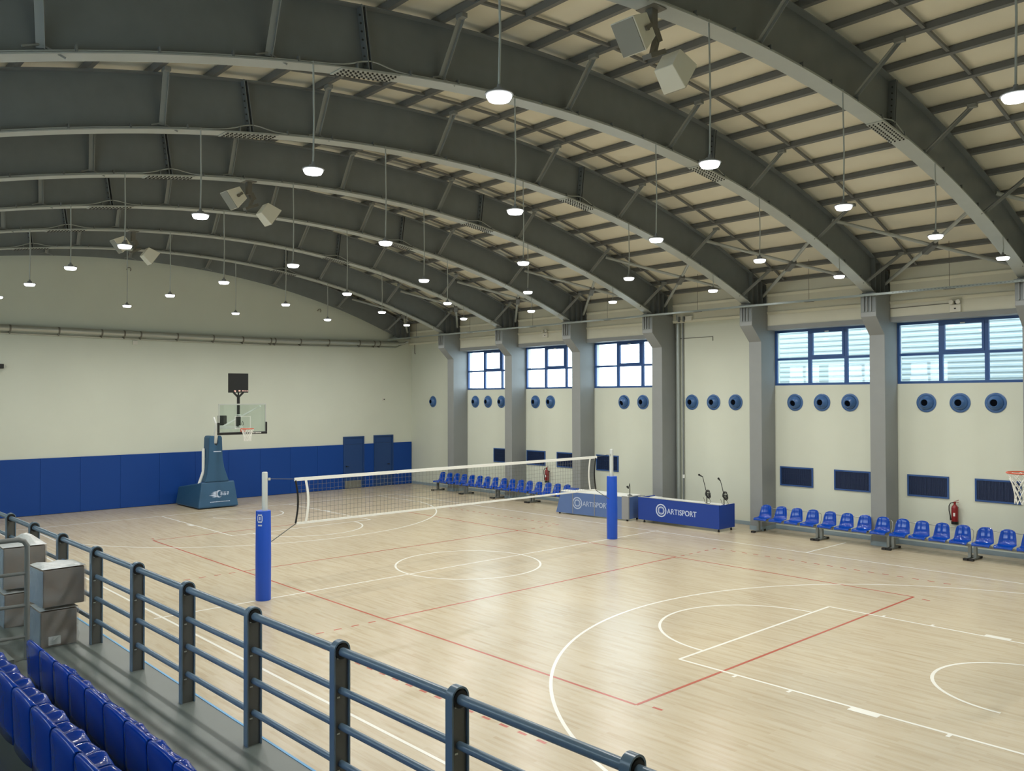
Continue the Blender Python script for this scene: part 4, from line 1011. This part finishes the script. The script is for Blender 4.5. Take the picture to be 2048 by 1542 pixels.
# wrapped desk, a little askew
dw = thing('wrapped_desk', 'scorer desk still wrapped in plastic film, behind the far net post', 'desk', (-3.4, 8.7, 0))
A, B = Vector((-4.97, 8.18, 0)), Vector((-1.86, 8.46, 0)); ux = (B - A).normalized(); uy = Vector((-ux.y, ux.x, 0)); angd = math.atan2(ux.y, ux.x); LD = (B - A).length
def lp(a, b, z): q = A + ux * a + uy * b; return (q.x, q.y, z)
def obox(a0, a1, b0, b1, z0, z1): return MB().hexa([lp(a0, b0, z0), lp(a1, b0, z0), lp(a1, b1, z0), lp(a0, b1, z0)], [lp(a0, b0, z1), lp(a1, b0, z1), lp(a1, b1, z1), lp(a0, b1, z1)])
f2 = MB().hexa([lp(0, 0, 0.05), lp(LD - 0.28, 0, 0.05), lp(LD - 0.28, 0.04, 0.05), lp(0, 0.04, 0.05)], [lp(0.22, 0, 0.80), lp(LD - 0.28, 0, 0.80), lp(LD - 0.28, 0.04, 0.80), lp(0.22, 0.04, 0.80)]).build('front_panel', M['deskwrap'], dw, smooth=False)
q = A + ux * 0.96; artisport(dw, q.x, 0.44, q.y - 0.004, M['logodim'], 1.0, angd).shift((3.4, -8.7, 0)).build('lettering', M['logodim'], f2, smooth=False, local=True)
obox(LD - 0.28, LD, 0, 0.05, 0.06, 0.83).build('wrapped_edge', M['wrapgrey'], dw, smooth=False)
obox(0.24, LD, 0.0, 0.72, 0.80, 0.84).build('worktop', M['white'], dw, smooth=False, bevel=0.005)
obox(LD - 0.05, LD, 0.06, 0.72, 0.07, 0.80).build('side_panel', M['deskwrap'], dw, smooth=False)
obox(0.24, 0.29, 0.06, 0.72, 0.07, 0.80).build('side_panel', M['deskwrap'], dw, smooth=False)
for a in (0.75, 1.7): obox(a, a + 0.02, -0.016, -0.001, 0.06, 0.80).build('film_seam', M['wrapgrey'], dw, smooth=False)
for a in (0.12, LD - 0.1):
    for b in (0.06, 0.64):
        z = lp(a, b, 0); MB().lathe([(0.0, 0.0), (0.035, 0.0), (0.035, 0.06), (0.02, 0.07), (0.02, 0.80), (0, 0.80)], z, n=10).build('leg', M['rubber'], dw)
MB().tube([lp(LD + 0.015, -0.01, 0.05), lp(LD + 0.015, -0.01, 0.845), lp(LD + 0.42, 0.35, 0.86)], 0.012, 6).build('edge_rod', M['steel'], dw)
q = lp(LD - 0.12, 0.25, 0.84); mic(q[0], q[1], 0.84, (q[0] - 0.06, 1.06), (q[0] - 0.09, 1.12), 'short black microphone on the right end of the wrapped desk', False)
tag(recentre(obox(0.28, 0.62, 0.30, 0.55, 0.842, 0.90).build('blue_bundle', M['seat'], smooth=False, bevel=0.02)), 'small blue bundle lying on the left end of the wrapped desk', 'bundle')

# ================================================================== SPECTATOR STAND
T0 = 1.45
sb = MB(); y_front = -10.36
sb.box(XE + 2.0, XN - 0.02, YL, y_front, 0.0, T0)
structure(sb.build('floor.001', M['standfloor'], smooth=False), 'grey coated front walkway of the spectator stand', 'stand floor')
def tread(y0, z, nm, lab):
    structure(MB().box(7.0, XN - 0.02, YL, y0, T0, z).build('floor', M['standfloor'], smooth=False), lab, 'stand floor')
tread(-11.78, 1.86, 't', 'second raised step of the spectator stand'); tread(-12.50, 2.26, 't', 'third raised step of the spectator stand'); tread(-13.20, 2.66, 't', 'top step of the spectator stand')
structure(MB().box(5.6, 7.0, -12.5, -11.45, T0, 1.62).build('floor', M['standfloor'], smooth=False), 'concrete aisle step at the left end of the seat rows', 'step')
structure(MB().box(XE + 2.0, XN - 0.02, y_front, y_front + 0.02, T0 - 0.03, T0 + 0.004).build('trim_20', M['edgefilm'], smooth=False), 'thin light blue strip along the stand edge', 'edge strip')

# ---- guard railing
gpx = [(-3.55 + 1.225 * k) for k in range(5)] + [2.60, 3.82, 5.07, 6.33, 7.58, 8.80, 10.06, 11.32, 12.55, 13.80, 15.05]
gy = lambda x: -10.57 + (x - 2.6) * (0.16 / 11.2)
gr = thing('guard_railing', 'blue-grey steel guard railing along the front of the stand', 'railing', (6, -10.52, T0))
for x in gpx:
    y = gy(x)
    def loop(h, w):     # inverted U outline
        pts = [(y - w, T0 + 0.0), (y - w, 2.455)]
        for k in range(1, 12): a = PI - PI * k / 12; pts.append((y + w * math.cos(a), 2.455 + w * math.sin(a)))
        pts += [(y + w, 2.455), (y + w, T0 + 0.0)]
        return pts
    o = loop(0, 0.062); i_ = loop(0, 0.051)
    po = MB(); n = len(o); vs = []; fs = []
    for xx in (x - 0.03, x + 0.03):
        vs += [(xx, a, b) for a, b in o] + [(xx, a, b) for a, b in i_]
    for k in range(n - 1):
        fs += [(k, k + 1, 2 * n + k + 1, 2 * n + k), (n + k, 3 * n + k, 3 * n + k + 1, n + k + 1), (k, n + k, n + k + 1, k + 1), (2 * n + k, 2 * n + k + 1, 3 * n + k + 1, 3 * n + k)]
    po.add(vs, fs)
    post = po.build('post', M['rail'], gr)
    wb = MB(); wb.prism([(y - 0.051, T0), (y + 0.051, T0)] + [(y + 0.051 * math.cos(PI * k / 8), 2.455 + 0.051 * math.sin(PI * k / 8)) for k in range(9)], x - 0.014, x + 0.014)
    wb.shift((-6, 10.52, -T0)).build('post_web', M['railweb'], post, smooth=False, local=True)
    rr = MB(); rr.lathe([(0.032, -0.031), (0.050, -0.031), (0.050, 0.031), (0.032, 0.031)], (x - 6, y + 10.52, 2.445 - T0), axis='X', n=20)
    rr.build('rubber_ring', M['rubber'], post, local=True)
    bo = MB()
    for zr in (2.445, 2.185, 1.945, 1.70): bo.cbox((x - 6 + 0.016, y + 10.52 - 0.022, zr - 0.042 - T0), (0.006, 0.022, 0.010))
    bo.build('rail_bolt', M['alu'], post, smooth=False, local=True)
for zr, r in ((2.445, 0.030), (2.185, 0.024), (1.945, 0.024), (1.70, 0.024)):
    MB().tube([(gpx[0] - 0.3, gy(gpx[0] - 0.3), zr), (15.4, gy(15.4), zr)], r, 14).build('rail', M['rail'], gr)
# ---- stair hand rail
hr = thing('stair_handrail', 'grey tube handrail across the aisle at the left edge', 'handrail', (6.45, -11.25, T0))
X = 6.45; yy = -11.22
MB().tube([(X, yy, T0), (X, yy, 2.62), (X, yy - 0.03, 2.67), (X, yy - 0.08, 2.69), (X, -12.9, 2.69)], 0.026, 10).build('top_tube', M['handrail'], hr)
MB().tube([(X, -12.9, T0 + 0.17), (X, -12.9, 2.69)], 0.026, 10).build('post', M['handrail'], hr)
for zr in (2.34, 2.01, 1.69): MB().tube([(X, yy, zr), (X, -12.9, zr)], 0.019, 8).build('cross_tube', M['handrail'], hr)

# ---- stand seats
sprof = [(0.125, 0.02), (0.138, 0.06), (0.140, 0.095), (0.128, 0.112), (0.09, 0.115), (0.03, 0.100), (-0.06, 0.095), (-0.12, 0.115), (-0.155, 0.165), (-0.175, 0.26), (-0.187, 0.36), (-0.193, 0.415), (-0.202, 0.437), (-0.222, 0.442), (-0.236, 0.425), (-0.238, 0.36), (-0.236, 0.22), (-0.232, 0.05)]
swd = [0.20, 0.208, 0.212, 0.215, 0.218, 0.220, 0.222, 0.222, 0.222, 0.222, 0.221, 0.219, 0.217, 0.216, 0.218, 0.222, 0.224, 0.225]
sl_ = [0, 0, 0, 0.006, 0.015, 0.022, 0.022, 0.015, 0.0, 0.0, -0.004, -0.014, -0.018, -0.018, -0.016, -0.004, 0, 0]
sfw = [-0.01, -0.015, -0.02, -0.015, 0, 0, 0.0, 0.02, 0.035, 0.035, 0.03, 0.02, 0.012, 0.008, 0.005, 0.010, 0.014, 0.018]
ss_ = None
def put_seat(x, y, z, label):
    global ss_
    if ss_ is None:
        o = shell(sprof, swd, sl_, sfw, nv=17, ridge=0.018).build('stand_seat', M['standseat'], solid=0.007, subsurf=1, angle=1.5); ss_ = o
    else:
        o = ss_.copy(); COL.objects.link(o)
    o.location = (x, y, z); tag(o, label, 'seat', 'moulded blue seats on the stand')
for k in range(13): put_seat(7.55 + 0.455 * k, -11.19, T0, 'blue moulded stand seat, front row, %s from the aisle end' % ORD[k])
for k in range(13): put_seat(8.05 + 0.455 * k, -11.89, 1.86, 'blue moulded stand seat, second row, %s from the aisle end' % ORD[k])

# ---- wrapped boxes by the railing
def wrapped_box(x0, x1, y0, y1, z0, z1, label, rz=0.0, bag=0.0):
    c = Vector(((x0 + x1) / 2, (y0 + y1) / 2, z0)); t = thing('cardboard_box', label, 'box', c, rz, group='film-wrapped boxes on the stand')
    hx, hy, h = (x1 - x0) / 2, (y1 - y0) / 2, z1 - z0
    MB().box(-hx, hx, -hy, hy, 0, h).build('carton', M['box'], t, smooth=False, bevel=0.012, local=True)
    rnd = random.Random(int(c.x * 100)); m_ = MB(); g = 0.012; N = 8
    def face(fn):
        vs = []
        for i in range(N + 1):
            for j in range(N + 1):
                k = 0 if i in (0, N) or j in (0, N) else 1
                vs.append(fn(i / N, j / N, g + k * rnd.uniform(0.0, 0.03)))
        m_.add(vs, [(i * (N + 1) + j, i * (N + 1) + j + 1, (i + 1) * (N + 1) + j + 1, (i + 1) * (N + 1) + j) for i in range(N) for j in range(N)])
    a, b = hx + g, hy + g
    face(lambda u, v, d: (hx + d, -b + 2 * b * u, h * v)); face(lambda u, v, d: (-hx - d, -b + 2 * b * u, h * v))
    face(lambda u, v, d: (-a + 2 * a * u, hy + d, h * v)); face(lambda u, v, d: (-a + 2 * a * u, -hy - d, h * v))
    keep = m_; m_ = MB()
    face(lambda u, v, d: (-a + 2 * a * u, -b + 2 * b * v, h + d + bag * max(0.0, 1 - 2.6 * math.hypot(u - 0.5, v - 0.6)) ))
    top = m_; m_ = keep
    m_.build('plastic_film', M['film'], t, local=True, angle=1.2)
    top.build('bunched_film', M['filmtop'], t, local=True, angle=1.2)
    MB().box(-hx, hx, -hy - 0.010, -hy - 0.002, 0.01, h - 0.01).build('side_tint_sheet', M['sidetint'], t, smooth=False, local=True)  # added sheet that colours this side face as if lit bluish
    return t
b1 = wrapped_box(5.74, 6.15, -11.02, -10.66, T0, 1.84, 'film-wrapped carton under another, by the railing, with a white sticker')
MB().box(0.231, 0.234, -0.11, 0.01, 0.03, 0.12).build('sticker', M['sticker'], b1, smooth=False, local=True)
wrapped_box(5.76, 6.18, -11.02, -10.60, 1.89, 2.29, 'film-wrapped carton topmost of the near stack by the railing', 0.06)
wrapped_box(4.45, 4.97, -11.12, -10.68, T0, 1.84, 'film-wrapped carton at the bottom of the far stack behind the handrail')
wrapped_box(4.47, 4.97, -11.12, -10.68, 1.90, 2.38, 'film-wrapped carton topmost of the far stack, with bunched plastic above', -0.05, 0.12)
wrapped_box(4.05, 4.45, -11.75, -11.35, T0, 1.80, 'film-wrapped carton at the left edge behind the handrail')
